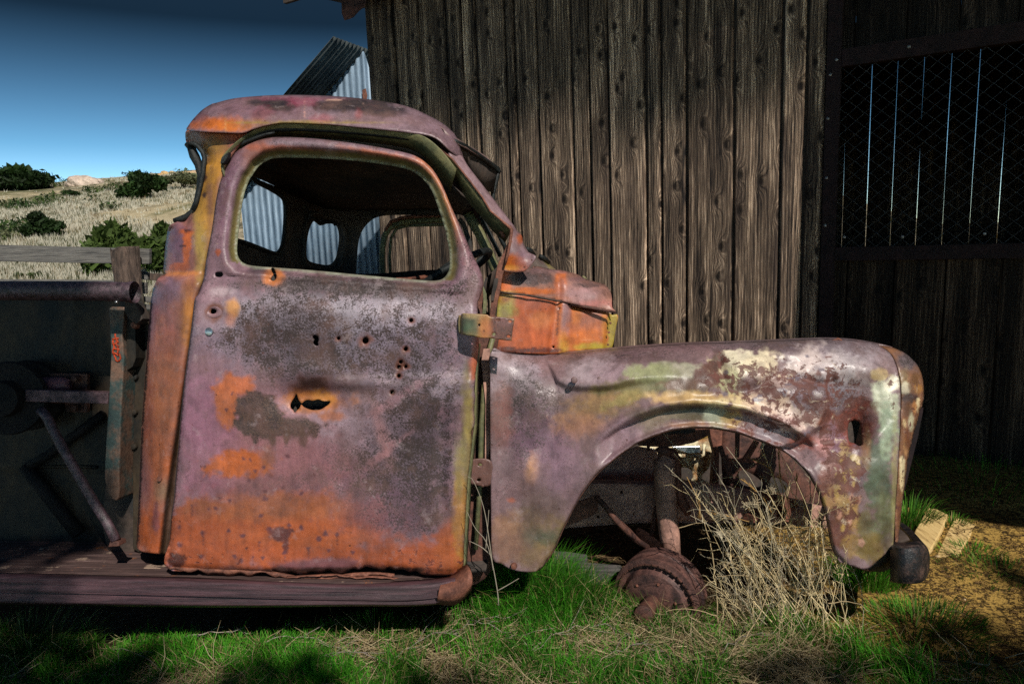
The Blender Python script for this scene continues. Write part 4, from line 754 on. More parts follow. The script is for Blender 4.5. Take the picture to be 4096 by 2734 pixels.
# ---- bumper ---------------------------------------------------------------------
bt = [(945, 1262, 1452, -.02), (975, 1256, 1460, -.055), (1020, 1262, 1466, -.075), (1070, 1258, 1466, -.078), (1110, 1254, 1462, -.070), (1140, 1262, 1446, -.050), (1158, 1290, 1415, -.02), (1161, 1290, 1395, .02), (1150, 1260, 1370, .06), (1120, 1225, 1340, .12), (1085, 1185, 1300, .20), (1050, 1150, 1270, .32), (1010, 1125, 1240, .5), (960, 1110, 1215, .75), (900, 1095, 1190, 1.1)]
def brow(dy, dt): 
    out = []
    for i, (a, y0, y1, t) in enumerate(bt):
        out.append((2900+.7015*(a+dt[0]*(1 if i > 6 else .25)), 1300+.7015*(y0+(y1-y0)*dy), t+dt[1]))
    return out
rows = [brow(-.10, (-60, .07)), brow(-.03, (-28, .03)), brow(0, (-6, .008)), brow(.06, (0, 0)), brow(.3, (4, -.005)), brow(.6, (3, -.004)), brow(.9, (0, .0)), brow(1.0, (-8, .008)), brow(1.02, (-30, .03))]
bumper = es(loft('front_bumper', rows, M_BLACKMET, truck, th=.004, n=60))
loft('bumper_bracket', [ct(10, "1000,1165 1030,1190 1050,1215", [.2, .12, .06]), ct(10, "900,1180 940,1230 960,1250", [.3, .15, .05])], M_INT, bumper, th=.01)

# ---- running board and deck --------------------------------------------------------
xs = [-60, 300, 700, 1100, 1400, 1650, 1790, 1850]
def rb(pts, t): return [(a, b_, t) for a, b_ in zip(xs, pts)]
loft('running_board', [rb([2290, 2298, 2308, 2322, 2330, 2320, 2308, 2290], .0), rb([2296, 2304, 2316, 2330, 2340, 2330, 2318, 2300], -.03), rb([2318, 2322, 2334, 2346, 2354, 2352, 2336, 2312], -.055), rb([2328, 2338, 2350, 2362, 2366, 2372, 2350, 2330], -.028), rb([2356, 2362, 2372, 2384, 2388, 2392, 2370, 2350], -.058),
     rb([2366, 2372, 2380, 2392, 2398, 2398, 2380, 2360], -.030), rb([2398, 2404, 2410, 2412, 2410, 2412, 2400, 2380], -.058), rb([2414, 2418, 2424, 2424, 2420, 2420, 2408, 2390], -.03)], M_BOARD, truck, th=.004, n=80)
curl = [ct(2, "1545,1350 1570,1330 1590,1318 1612,1300 1640,1280 1652,1276 1664,1290", .0), ct(2, "1520,1378 1560,1372 1600,1360 1632,1335 1655,1310 1666,1310 1674,1335", -.06), ct(2, "1510,1420 1560,1420 1600,1410 1635,1395 1655,1370 1668,1362 1675,1372", -.075), ct(2, "1500,1462 1560,1468 1590,1466 1620,1450 1645,1425 1660,1405 1672,1398", -.05)]
loft('board_end', curl, M_BRRUST, truck, th=.004, n=30)
# timber deck left of the cab, individual boards in one part
def deck():
    P = []; e0 = np.array([QZ(-300, 0, 1)])  # unused
    N_ = 9; ts = np.linspace(-.02, .5, N_+1)
    for i in range(N_):
        t0, t1 = ts[i]+.004, ts[i+1]-.003; dy = random.uniform(-3, 3)
        yy = lambda t, xx: (np.interp(t, [-.02, .5], [2312, 2098]))+.012*xx+dy
        a = Q(-160, yy(t0, -160), t0); b = Q(1860, yy(t0, 1860), t0); d = Q(-160, yy(t1, -160), t1); e = Q(1860, yy(t1, 1860), t1)
        V, F = prism_geo([a, b, e, d], -UV_*.03); P.append((V, F))
    return merge(P)
mD, nt, bs = newmat('deck_wood'); co = coord(nt, (2.5, 40, 40)); n1 = noise(nt, co, 3, 6, .7); co2 = coord(nt, (1, 1, 1)); n2 = noise(nt, co2, 12, 5, .7)
cc = ramp(nt, n1, [(.3, lin(38, 28, 30)), (.55, lin(84, 62, 58)), (.75, lin(128, 108, 104))]); cc = mix(nt, ramp(nt, n2, [(.60, 0), (.66, .8)]), cc, lin(176, 150, 130)); cc = mix(nt, ramp(nt, n2, [(.30, .8), (.36, 0)]), cc, lin(150, 88, 40))
nt.links.new(cc, bs.inputs['Base Color']); bs.inputs['Roughness'].default_value = .8; bump(nt, bs, n1, .8, .004)
V, F = deck(); bev(fixn(mk('deck_boards', V, F, mD, truck, False)), .004)

# ---- chassis inside the wheel arch ---------------------------------------------------
rail = c(7, "300,560 500,530 560,522 760,522 980,528 1180,532 1330,540 1500,565 1640,590 1720,610 1900,640 2060,680 2060,790 1900,770 1640,765 1400,752 1200,752 1000,757 700,768 520,780 300,800")
frame = sheet('chassis_rail', rail, lambda x, y: .50+.03*sstep(0, 1, 0*x), M_FRAME, truck, [circ(*bs_((7, a, b_, r)), 8) for a, b_, r in ((762, 576, 12), (838, 622, 8), (600, 667, 7), (614, 730, 12), (1322, 642, 13), (838, 716, 10), (1562, 680, 12))], 20, None, .006, ext=[(c(7, "300,560 560,522 980,528 1330,540 1720,610 2060,680"), [(0, 0, 0), (.05, .004, 0)]), (c(7, "300,800 700,768 1000,757 1640,765 2060,790"), [(0, 0, 0), (.05, -.004, 0)])])
slab('rail_patch', ct(7, "450,640 530,625 590,597 622,602 618,640 612,700 560,735 520,748 410,790 390,780", .492), .006, M_BRRUST, frame, .001)
loft('chassis_rail', [ct(7, "300,600 1000,560 2060,640", 1.15), ct(7, "300,760 1000,750 2060,780", 1.15)], M_FRAME, truck, th=.01)
shock = tube('shock_absorber', qp(ct(7, "1024,335 1028,365 1030,372 1032,500 1045,700 1062,850 1075,1000", .40)), [.020, .022, .037, .037, .037, .036, .033], M_FRAME, truck, 18)
tube('shock_cap', qp(ct(7, "990,330 1010,318 1040,318 1060,332", .39)), .018, M_DARKRUST, shock, 10)
tube('exhaust_pipe', qp(ct(7, "1060,325 1085,335 1102,360 1108,420 1110,500 1116,570 1132,620 1160,670 1180,715", .43)), [.017, .017, .016, .016, .016, .017, .019, .018, .012], M_BRRUST, truck, 10)
tube('drag_link', qp(ct(7, "600,600 660,665 720,742 800,820 860,880 930,925", [.40, .40, .40, .42, .44, .46])), [.010, .010, .012, .014, .012, .012], M_DARKRUST, truck, 8)
tube('control_arm', qp(ct(7, "990,640 970,720 950,850", .46)), .009, M_DARKRUST, truck, 6)
eng = slab('inner_fender', ct(7, "540,560 640,430 760,330 860,290 980,310 1010,420 1010,530", .66), .02, M_FRAME, truck)
slab('engine_bracket', ct(7, "860,270 900,240 945,225 950,255 985,275 960,292 940,290 938,316 922,314 925,288 870,285", .56), .02, M_BRRUST, truck)
V, F = prism_geo(qp(ct(7, "935,232 1000,205 1080,178 1312,165 1312,195 1298,225 1215,265 1120,285 1050,292 945,290 948,258", .60)), LV*.12); fixn(mk('engine_bracket', V, F, M_BRRUST, truck, False))
slab('engine_bracket', ct(7, "1010,200 1090,172 1230,168 1222,200 1180,210 1030,214", .592), .01, M_INT, truck)
sheet('engine_panel', c(7, "850,300 900,285 1290,240 1310,180 1340,190 1325,330 1310,420 1260,480 1310,530 1120,540 1000,530 980,400 870,360"), lambda x, y: .90+(fbm(x, y, 40, 3, 2)-.5)*.03, M_CREAM, truck, [c(7, "1130,430 1160,420 1200,440 1205,490 1160,500 1130,470")], 14, None, .004)
slab('engine_panel', ct(7, "878,305 960,300 985,335 880,338", .87), .02, M_CHROME, truck); slab('engine_panel', ct(7, "1075,290 1255,285 1262,330 1180,335 1130,318", .87), .02, M_CHROME, truck)
tube('panel_frame', qp(ct(7, "870,300 862,335 880,352 980,350 1100,345 1250,352 1275,340 1280,270", .86)), .008, M_CREAM, truck, 8)
tube('panel_frame', qp(ct(7, "740,335 760,345 820,350 845,335 848,310", .84)), .008, M_BRRUST, truck, 8)
slab('inner_strut', ct(7, "1312,178 1395,183 1392,280 1375,300 1372,540 1330,535 1345,330 1320,240", .70), .05, M_BRRUST, truck)
slab('inner_strut', ct(7, "1366,290 1395,285 1468,500 1450,512 1425,470", .58), .012, M_DARKRUST, truck)
slab('inner_strut', ct(7, "1395,365 1420,362 1640,388 1640,398 1415,378", .62), .02, M_BRRUST, truck)
slab('inner_strut', ct(7, "1600,250 1628,262 1560,378 1530,382 1522,372", .62), .02, M_RUST if False else M_BRRUST, truck)
slab('inner_strut', ct(7, "1650,262 1664,268 1645,310 1635,305", .60), .02, M_CREAM, truck); slab('inner_strut', ct(7, "1480,195 1505,200 1500,360 1480,360", .6), .02, M_DARKRUST, truck)
sheet('inner_fender', c(7, "1395,180 1490,190 1640,240 1780,320 1880,420 1960,520 2020,640 2030,700 1850,650 1640,600 1470,560 1400,540"), lambda x, y: .75+x*0, M_DARKRUST, truck, [c(7, "1500,440 1560,450 1650,520 1600,545 1510,520"), c(7, "1700,480 1800,520 1780,580 1700,560")], 24, None, .004)
V, F = prism_geo(qp(ct(7, "1662,598 1700,590 1790,608 1870,645 1866,672 1838,668 1808,760 1782,758 1800,690 1760,660 1720,655 1650,760 1560,770 1590,740 1640,735 1700,650", .40)), LV*.08); fixn(mk('spring_hanger', V, F, M_BRRUST, truck, False))
sheet('firewall', c(13, "1140,800 1420,800 1900,900 1960,1100 1970,1250 1500,1250 1150,1340"), lambda x, y: 1.2+x*0, M_INT, truck, [c(13, "1470,965 1560,960 1640,985 1600,1040 1500,1040"), c(13, "1560,1130 1640,1130 1660,1190 1570,1190")], 50, None, .004)
# brake drum on the ground
dc = np.array(Q(*bs_((7, 985, 1245, 1))[:2], .26)); axd = (-.50*FV-.84*LV-.20*UV_); axd /= np.linalg.norm(axd)
prof = [(.05, -.10), (.150, -.09), (.152, -.085), (.150, -.08), (.150, -.055), (.156, -.05), (.156, -.04), (.150, -.035), (.149, .0), (.157, .004), (.157, .012), (.146, .014), (.140, .016), (.138, .006), (.122, .004), (.116, .012), (.108, .028), (.090, .034), (.060, .036), (.040, .040), (.0, .041)]
prof = [(a_*.95, b_) for a_, b_ in prof]; V, F = lathe_geo(prof, dc, axd, 56); drum = es(fixn(mk('brake_drum', V, F, simple('drum_rust', lin(54, 38, 38), lin(116, 80, 72), 26, .6, .35, .45), truck)))
hub = es(fixn(mk('wheel_hub', *tube_geo(list(qp(ct(7, "955,1262 920,1315 917,1319 900,1345 898,1348", [.235, .165, .163, .13, .126]))), [.030, .026, .030, .030, .022], 20), M_DARKRUST, drum)))
a1 = np.cross(axd, [0, 0, 1]); a1 /= np.linalg.norm(a1); b1 = np.cross(axd, a1)
for k in range(6):
    a = k*math.pi/3+.3; V, F = lathe_geo([(.0055, 0), (.0055, .004), (.003, .006), (.0, .0065)], dc+axd*.033+.078*(math.cos(a)*a1+math.sin(a)*b1), axd, 10); fixn(mk('wheel_stud', V, F, M_BOLT if False else M_BRRUST, drum))
P = []
for k in range(36):
    a = k*math.pi/18; rr = a1*math.cos(a)+b1*math.sin(a); tt = -a1*math.sin(a)+b1*math.cos(a); P.append(box_geo(dc+axd*.018+rr*.131, rr*.002, tt*.0085, axd*.003))
V, F = merge(P); mk('cooling_ring', V, F, M_DARKRUST, drum, False)
tube('axle_beam', [dc-axd*.09, dc-axd*.2+LV*.1, dc+LV*1.1+UV_*.0], .035, M_FRAME, truck, 12)

# ---- rear: box side, stake post, pipe rail, braces -------------------------------------
TB = .34
bed = sheet('box_side_panel', c(11, "-120,190 690,205 700,330 690,800 670,1460 400,1440 -120,1420"), lambda x, y: TB+.008*np.exp(-((y-1860)/9)**2)*-1+.012*np.exp(-((x-300)/8)**2)*-1, M_BEDPAN, truck, [], 22, None, .005, smooth_out=False)
tag(bed, 'dark olive and rust stained steel side of the load box')
tube('panel_rib', qp(ct(11, "150,1042 400,1044 470,1046", TB-.006)), .007, M_BEDPAN, bed, 6)
tube('top_rail', [q for q in qp(ct(11, "-150,196 100,196 300,196 480,198 622,202", .05))], .030, M_PIPE, truck, 18, cap=False)
tube('rail_end', qp(ct(11, "612,202 640,203 652,203", .05)), [.031, .034, .0335], M_PIPE, truck, 18, cap=False)
tube('rail_bolt', qp(ct(11, "562,245 563,256", .04)), .005, M_CHROME, truck, 6)
V1 = ct(11, "525,280 535,272 600,274 597,330 590,420 598,520 592,640 585,760 582,860 580,960 574,1080 576,1150 572,1195 560,1210 540,1200 515,1160 503,1100 505,1040 512,900 520,780 528,640 535,500 530,380", .16)
V, F = prism_geo(qp(V1), LV*.16); sp = bev(fixn(mk('stake_post', V, F, simple('post_paint', lin(60, 74, 72), lin(112, 86, 72), 14, .5, .5, stops=(.42, .58)), truck, False)), .006)
V, F = prism_geo(qp(ct(11, "600,278 640,300 652,360 655,520 640,560 612,580 600,640 596,520 592,420 598,340", .18)), LV*.12); fixn(mk('stake_flange', V, F, M_BEDPAN, sp, False))
M_PAINTO = simple('orange_flake', lin(206, 72, 30), lin(120, 50, 30), 60, .6)
x, y = [], []; strokes = ["541,430 556,428 570,426", "545,440 548,470 545,500", "556,405 560,440 565,470 572,500", "543,455 560,452 575,462", "548,475 565,478 577,480", "545,495 560,498 572,512", "552,505 558,530 575,535", "566,430 570,450", "575,500 580,520 574,538"]
P = []
for s_ in strokes:
    V, F = tube_geo(resample(qp(ct(11, s_, .1585)), .006, False, False)+rng.normal(0, .0012, (len(resample(qp(ct(11, s_, .1585)), .006, False, False)), 3)), .0028, 5); P.append((V, F))
V, F = merge(P); mk('orange_paint_flakes', V, F, M_PAINTO, sp)
V, F = prism_geo(qp(ct(11, "605,240 650,250 690,330 655,355 620,330 600,290", .12)), LV*.05); fixn(mk('rail_bracket', V, F, M_INT, truck, False))
disc('frame_bolt', *bs_((11, 660, 362, 1))[:2], .012, .16, .02, M_BRRUST, truck)
slab('bolt_strip', ct(11, "640,380 690,360 700,330 715,340 700,700 690,1100 672,1460 640,1440 640,900 645,560", .235), .05, M_BEDPAN, truck)
for a, b_ in ((656, 446), (654, 612), (652, 780), (650, 945)): disc('frame_bolt', *bs_((11, a, b_, 1))[:2], .011, .232, .012, M_BOLT if b_ < 600 else M_BEDPAN, truck)
plate = slab('mounting_plate', ct(11, "205,592 420,596 418,784 320,780 310,740 205,740", TB-.05), .02, M_DARKRUST, truck)
V, F = tube_geo(qp(ct(11, "190,655 300,652 335,652", TB-.08)), [.03, .03, .02], 14); mk('plate_boss', V, F, simple('boss_pink', lin(104, 66, 74), lin(126, 84, 90), 8, .5), plate)
for a, b_ in ((380, 620), (378, 758)): disc('plate_bolt', *bs_((11, a, b_, 1))[:2], .013, TB-.05, .03, M_DARKRUST, plate, k=6)
V, F = prism_geo(qp(ct(11, "120,672 522,686 520,742 120,730", .17)), LV*.05); bev(fixn(mk('cross_bar', V, F, simple('bar_patina', lin(58, 46, 50), lin(118, 92, 96), 40, .6), truck, False)), .003)
reel = es(fixn(mk('cable_drum', *lathe_geo([(.0, -.12), (.118, -.12), (.122, -.10), (.118, -.08), (.07, -.075), (.07, .0), (.118, .005), (.122, .015), (.118, .03), (.06, .03), (.055, .07), (0, .075)], Q(*bs_((11, 55, 712, 1))[:2], .20), -LV*.9+FV*.15, 40), M_DEEP, truck)))
tube('brace_rod', qp(ct(11, "198,775 215,790 232,815 252,860 300,950 380,1090 450,1210 520,1320 560,1400", [.12, .11, .10, .10, .09, .08, .07, .06, .05])), .0145, M_PIPE, truck, 14, sm=None)
slab('rod_foot', ct(11, "530,1402 572,1405 574,1428 520,1432", .04), .04, M_DARKRUST, truck)
tube('brace_shadow', qp(ct(11, "140,1040 230,990 350,900 500,790", TB-.03)), .016, M_DEEP, truck, 8); tube('brace_shadow', qp(ct(11, "120,1040 230,1180 380,1370", TB-.03)), .022, M_DEEP, truck, 8)  # shadows of the braces, built as dark strips on the panel
# ================================================================== SETTING (ground, hill, barn, shed, fence)
def vcol_mat(name, rough=.8, transl=0, spec=.2, bmp=0, sc=60):
    m, nt, bs = newmat(name); at = N(nt, 'ShaderNodeAttribute', attribute_name='Col'); nt.links.new(at.outputs['Color'], bs.inputs['Base Color'])
    bs.inputs['Roughness'].default_value = rough; bs.inputs['Specular IOR Level'].default_value = spec
    if transl:
        tr = N(nt, 'ShaderNodeBsdfTranslucent'); nt.links.new(at.outputs['Color'], tr.inputs[0]); mx = N(nt, 'ShaderNodeMixShader'); mx.inputs[0].default_value = transl
        nt.links.new(bs.outputs[0], mx.inputs[1]); nt.links.new(tr.outputs[0], mx.inputs[2]); nt.links.new(mx.outputs[0], nt.nodes['Material Output'].inputs[0])
    return m
M_BLADE = vcol_mat('grass_blade', .6, .35); M_STRAW = vcol_mat('dry_straw', .75, .1); M_LEAF = vcol_mat('shrub_leaf', .65, .2); M_TWIG = vcol_mat('dead_twig', .8)

def gz(X, Y):   # small relief of the near ground
    return (fbm(X+40, Y+40, .9, 5, 4)-.5)*.07*sstep(.2, 1.2, Y)+(fbm(X+9, Y+90, .16, 6, 2)-.5)*.018
def hillz(X, Y):
    D = np.clip((Y-9)/63, 0, 1); base = (9.3+np.clip(X+35, -60, 60)*.05)*D**.93
    base = np.where(Y > 72, base-(Y-72)*.05, base)
    base = base*sstep(14, 2, X-.25*Y)
    return base+(fbm(X+500, Y+500, 14, 8, 5)-.5)*2.2*D*(1.1-D)+(fbm(X+50, Y+70, 3, 9, 3)-.5)*.35*D-.15
# near ground
ax_ = np.concatenate([np.linspace(-60, -6, 28)[:-1], np.linspace(-6, 6, 240), np.linspace(6, 60, 28)[1:]]); ay_ = np.concatenate([np.linspace(-20, .3, 12)[:-1], np.linspace(.3, 7, 150), np.linspace(7, 60, 60)[1:]])
GX, GY = np.meshgrid(ax_, ay_); gxf, gyf = GX.ravel(), GY.ravel(); GV = np.stack([gxf, gyf, gz(gxf, gyf)], 1)
nx_ = len(ax_); ii, jj = np.meshgrid(np.arange(nx_-1), np.arange(len(ay_)-1)); a0 = (jj*nx_+ii).ravel(); GF = np.stack([a0, a0+1, a0+nx_+1, a0+nx_], 1)
mG, nt, bs = newmat('sandy_soil'); co = coord(nt); n1 = noise(nt, co, 2.2, 6, .65); n2 = noise(nt, co, 34, 5, .75); n3 = noise(nt, co, 110, 3, .7)
sx = N(nt, 'ShaderNodeSeparateXYZ'); nt.links.new(co, sx.inputs[0])
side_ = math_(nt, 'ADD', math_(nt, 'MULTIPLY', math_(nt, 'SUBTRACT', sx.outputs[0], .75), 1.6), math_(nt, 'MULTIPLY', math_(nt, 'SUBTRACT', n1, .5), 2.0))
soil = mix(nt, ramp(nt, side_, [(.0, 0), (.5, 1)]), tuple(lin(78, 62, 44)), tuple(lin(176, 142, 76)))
deb = math_(nt, 'ADD', math_(nt, 'MULTIPLY', n2, .6), math_(nt, 'MULTIPLY', n3, .4))
soil = mix(nt, ramp(nt, deb, [(.49, 0), (.53, .9)]), soil, tuple(lin(46, 36, 24))); soil = mix(nt, ramp(nt, n1, [(.30, .5), (.42, 0)]), soil, tuple(lin(88, 74, 44)))
nt.links.new(soil, bs.inputs['Base Color']); bs.inputs['Roughness'].default_value = .95; bs.inputs['Specular IOR Level'].default_value = .1; bump(nt, bs, deb, 1.0, .012)
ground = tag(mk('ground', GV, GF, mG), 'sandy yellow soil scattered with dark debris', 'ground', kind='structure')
# hillside
hx_ = np.concatenate([np.linspace(-260, -70, 40)[:-1], np.linspace(-70, 40, 230), np.linspace(40, 200, 30)[1:]]); hy_ = np.concatenate([np.linspace(9, 90, 190), np.linspace(90, 400, 40)[1:]])
HX, HY = np.meshgrid(hx_, hy_); hxf, hyf = HX.ravel(), HY.ravel(); HV = np.stack([hxf, hyf, hillz(hxf, hyf)], 1)
nx_ = len(hx_); ii, jj = np.meshgrid(np.arange(nx_-1), np.arange(len(hy_)-1)); a0 = (jj*nx_+ii).ravel(); HF = np.stack([a0, a0+1, a0+nx_+1, a0+nx_], 1)
mH, nt, bs = newmat('dry_hillside'); co = coord(nt); n1 = noise(nt, co, .11, 6, .65); n2 = noise(nt, co, 1.3, 6, .75); n3 = noise(nt, co, .35, 4, .7); cs = coord(nt, (1, .5, 1)); n4 = noise(nt, cs, .22, 5, .7, .6)
cc = ramp(nt, n2, [(.38, lin(84, 82, 66)), (.5, lin(146, 136, 114)), (.62, lin(206, 192, 166))]); cc = mix(nt, ramp(nt, n1, [(.52, 0), (.58, .85)]), cc, tuple(lin(196, 180, 146)))
cc = mix(nt, ramp(nt, n4, [(.53, 0), (.60, .75)]), cc, tuple(lin(96, 100, 64))); cc = mix(nt, ramp(nt, n3, [(.60, 0), (.66, .7)]), cc, tuple(lin(104, 92, 66)))
nt.links.new(cc, bs.inputs['Base Color']); bs.inputs['Roughness'].default_value = .95; bs.inputs['Specular IOR Level'].default_value = .05; bump(nt, bs, n2, 1, .25)
tag(mk('hillside', HV, HF, mH), 'dry scrub covered hillside rising to a rocky crest', 'hill', kind='structure')
def hit_hill(x, y):
    v = rays([x], [y])[0]; k = 9.0
    while k < 400:
        p = CAM+v*k
        if p[2] < hillz(np.array([p[0]]), np.array([p[1]]))[0]: return p, k
        k += .15
    return CAM+v*75, 75

# ---- shrubs and hill trees ---------------------------------------------------
def shrub(px, py, rx, ry, colr, label, name='shrub', cat='shrub', n=2600, leaf=None, trunk=True, lobes=7, seed=1, group='shrubs and trees on the dry hillside', rag=1.0):
    """px,py = base centre in the photo, rx, ry = half width / height in pixels"""
    r = np.random.default_rng(seed); p, k = hit_hill(px, py); sx_, sz_ = rx*k/FPX, ry*k/FPX
    o = empty(name, p, label, cat, group)
    L = []
    for i in range(lobes):
        a = r.uniform(-1, 1); L.append((a*.62*sx_, r.uniform(-.4, .5)*sx_, 1.35*sz_*r.uniform(.45, 1.25)*(1-.35*abs(a)), sx_*r.uniform(.30, .5), sz_*r.uniform(.4, .62)))
    V = []; C = []; lf = leaf or sx_*.05
    per = n//lobes
    for (lx, ly, lz, rr, rz) in L:
        d = r.normal(size=(per, 3)); d /= np.linalg.norm(d, axis=1)[:, None]; q = r.uniform(.35, 1, per)**.5
        q = q*(1+rag*.45*(fbm(d[:, 0]*2+9, d[:, 2]*2+9, .5, seed, 3)-.5))*(1+.12*r.normal(size=per)*rag)
        cpos = np.stack([lx+d[:, 0]*rr*q, ly+d[:, 1]*rr*q, np.maximum(lz+d[:, 2]*rz*q, .02)], 1)
        a = r.normal(size=(per, 3))*lf; b = r.normal(size=(per, 3))*lf
        V.append(np.stack([cpos-a, cpos+b, cpos+a, cpos-b*.6], 1).reshape(-1, 3)); tone = r.uniform(.6, 1.35, (per, 1))*(1+.25*r.normal())
        C.append(np.repeat(colr[None]*tone, 4, 0))
    V = np.vstack(V)+p; C = np.vstack(C); F = np.arange(len(V)).reshape(-1, 4)
    mk('crown', V, F, M_LEAF, o, False, C)
    if trunk:
        G = []
        for (lx, ly, lz, rr, rz) in L[:5]: G.append(tube_geo([p+[lx*.1, ly*.1, -.1], p+[lx*.5, ly*.4, lz*.5], p+[lx, ly, lz]], [sx_*.045, sx_*.03, sx_*.012], 6))
        Vt, Ft = merge(G); mk('trunk', Vt, Ft, M_BARK, o)
    return o
M_BARK = simple('bark', lin(50, 40, 34), lin(96, 80, 66), 6, .9)
DG = lin(44, 66, 30); MG = lin(74, 92, 44); SG = lin(112, 116, 84)
def s6(x, y, rx, ry): return .7653*x, .7653*y, .7653*rx, .7653*ry
shrub(*s6(110, 992, 175, 62), DG*.6, 'dark spreading tree on the skyline at the far left of the hill', 'hill_or_shade_tree', 'tree', 5200, seed=11, lobes=11)
shrub(*s6(745, 1040, 135, 70), DG, 'large dark round shrub on the hill just left of the truck cab', n=5200, seed=12, lobes=9)
shrub(*s6(800, 960, 60, 26), MG*.8, 'small olive bush behind the large round hill shrub', n=900, seed=13)
shrub(*s6(955, 985, 100, 42), SG*.9, 'greyish green low shrub near the crest beside the cab', n=2600, seed=14)
shrub(*s6(215, 1245, 118, 66), DG*.7, 'compact dark bush low on the left slope above the fence', n=5200, seed=15, lobes=9)
shrub(*s6(365, 1028, 52, 24), DG*.8, 'small dark bush halfway up the left slope', n=1400, seed=16)
shrub(*s6(560, 1000, 36, 18), SG*.8, 'tiny grey green bush left of the large round shrub', n=600, seed=17)
shrub(*s6(630, 1430, 165, 130), MG, 'tall loose green shrub behind the fence post', n=7000, seed=18, lobes=11, leaf=.07)
shrub(*s6(870, 1440, 110, 120), MG*.8, 'loose green shrub close against the back of the cab', n=5000, seed=19, lobes=9, leaf=.07)
shrub(*s6(205, 1462, 48, 26), MG*.7, 'small green bush under the top fence rail, middle of three', n=1200, seed=20)
shrub(*s6(100, 1462, 52, 20), MG*.6, 'low green bush under the top fence rail at the left edge', n=1100, seed=21)
shrub(*s6(262, 1455, 30, 22), MG*.7, 'small round bush under the top fence rail nearest the post', n=900, seed=22)
# skyline rocks
def rock(px, py, rx, ry, colr, label, seed):
    p, k = hit_hill(px, py+8); sx_, sz_ = rx*k/FPX, ry*k/FPX; bm = bmesh.new(); bmesh.ops.create_icosphere(bm, subdivisions=4, radius=1)
    V = np.array([v.co[:] for v in bm.verts]); F = [tuple(v.index for v in f.verts) for f in bm.faces]; bm.free()
    n = (fbm(V[:, 0]*2+20+V[:, 2], V[:, 1]*2+20, 1, seed, 4)-.5)*.6+1; V = V*n[:, None]*np.array([sx_, sx_*.6, sz_]); 
    o = mk('rock', V+p, F, simple('rock%d' % seed, colr*.7, colr, .6, .9, .6, .1, d=.2), None, False); o.location = tuple(p); 
    for v in o.data.vertices: v.co = v.co-Vector(tuple(p))
    return tag(o, label, 'rock', 'boulders along the hill crest')
rock(*s6(440, 955, 100, 46), lin(206, 186, 170), 'wide pale rounded rock dome on the skyline', 1)
rock(*s6(860, 900, 26, 16), lin(206, 170, 120), 'orange tan boulder on the skyline left of the cab', 2)
rock(*s6(900, 893, 18, 10), lin(206, 176, 130), 'small tan boulder on the skyline nearest the middle', 3)
rock(*s6(985, 898, 44, 12), lin(200, 170, 130), 'low tan rock ledge on the skyline touching the cab', 4)
rock(*s6(1015, 893, 20, 12), lin(190, 160, 130), 'small rock half hidden behind the cab seal', 5)
rock(*s6(835, 905, 16, 9), lin(196, 160, 120), 'small tan stone left of the orange tan boulder', 6)
# tufts on the hill
def tufts():
    r = np.random.default_rng(3); n = 22000; px = r.uniform(-100, 900, n); py = r.uniform(690, 1290, n)
    V = []; C = []
    v = rays(px, py); P = None
    k = np.full(n, 9.0); alive = np.ones(n, bool)
    for _ in range(420):
        p = CAM+v*k[:, None]; up = p[:, 2] > hillz(p[:, 0], p[:, 1]); alive = up & (k < 110)
        if not alive.any(): break
        k[alive] += .25+.0*k[alive]
    ok = k < 105; p = CAM+v*k[:, None]; p = p[ok]; d = fbm(p[:, 0]+90, p[:, 1]+30, 6, 2, 4); keep = r.uniform(0, 1, len(p)) < sstep(.4, .58, d)*.95+.06; p = p[keep]; d = d[keep]; n = len(p)
    h = r.uniform(.06, .24, n); w = h*r.uniform(.5, 1.3, n); ca = np.where(r.uniform(0, 1, n)[:, None] < .62, lin(198, 192, 174)[None], np.where(r.uniform(0, 1, n)[:, None] < .7, lin(82, 86, 60)[None], lin(130, 116, 90)[None]))
    for s in range(5):
        a = r.uniform(-1, 1, (n, 1)); off = np.stack([a[:, 0]*w, r.uniform(-.3, .3, n)*w, h*r.uniform(.5, 1.1, n)], 1)
        b = p+np.stack([a[:, 0]*w*.4, np.zeros(n), -.05*np.ones(n)], 1); wd = np.stack([.018+0*h, 0*h, 0*h], 1)
        V.append(np.stack([b-wd, b+wd, p+off], 1).reshape(-1, 3)); C.append(np.repeat(ca*r.uniform(.7, 1.2, (n, 1)), 3, 0))
    q = np.argsort(fbm(p[:, 0]+5, p[:, 1]+77, 5, 12, 4))[-1400:]; q = r.choice(q, 150, replace=False)     # scattered low green scrub
    for i in q:
        R = r.uniform(.10, .30)*(1+p[i, 1]/60); m = 70; d = r.normal(size=(m, 3)); d /= np.linalg.norm(d, axis=1)[:, None]; cp = p[i]+d*R*r.uniform(.4, 1, (m, 1))*np.array([1.3, 1.3, .6])+[0, 0, R*.35]; lf = R*.13
        V.append(np.stack([cp+r.normal(size=(m, 3))*lf, cp+r.normal(size=(m, 3))*lf, cp+r.normal(size=(m, 3))*lf], 1).reshape(-1, 3)); C.append(np.repeat([DG, MG, SG][int(r.integers(3))][None]*r.uniform(.6, 1.2, (m, 1)), 3, 0))
    V = np.vstack(V); return V, np.arange(len(V)).reshape(-1, 3), np.vstack(C)
V, F, C_ = tufts(); tag(mk('dry_tufts', V, F, M_STRAW, None, False, C_), 'pale dry grass tufts and low scrub dotting the hillside', 'scrub', kind='stuff')

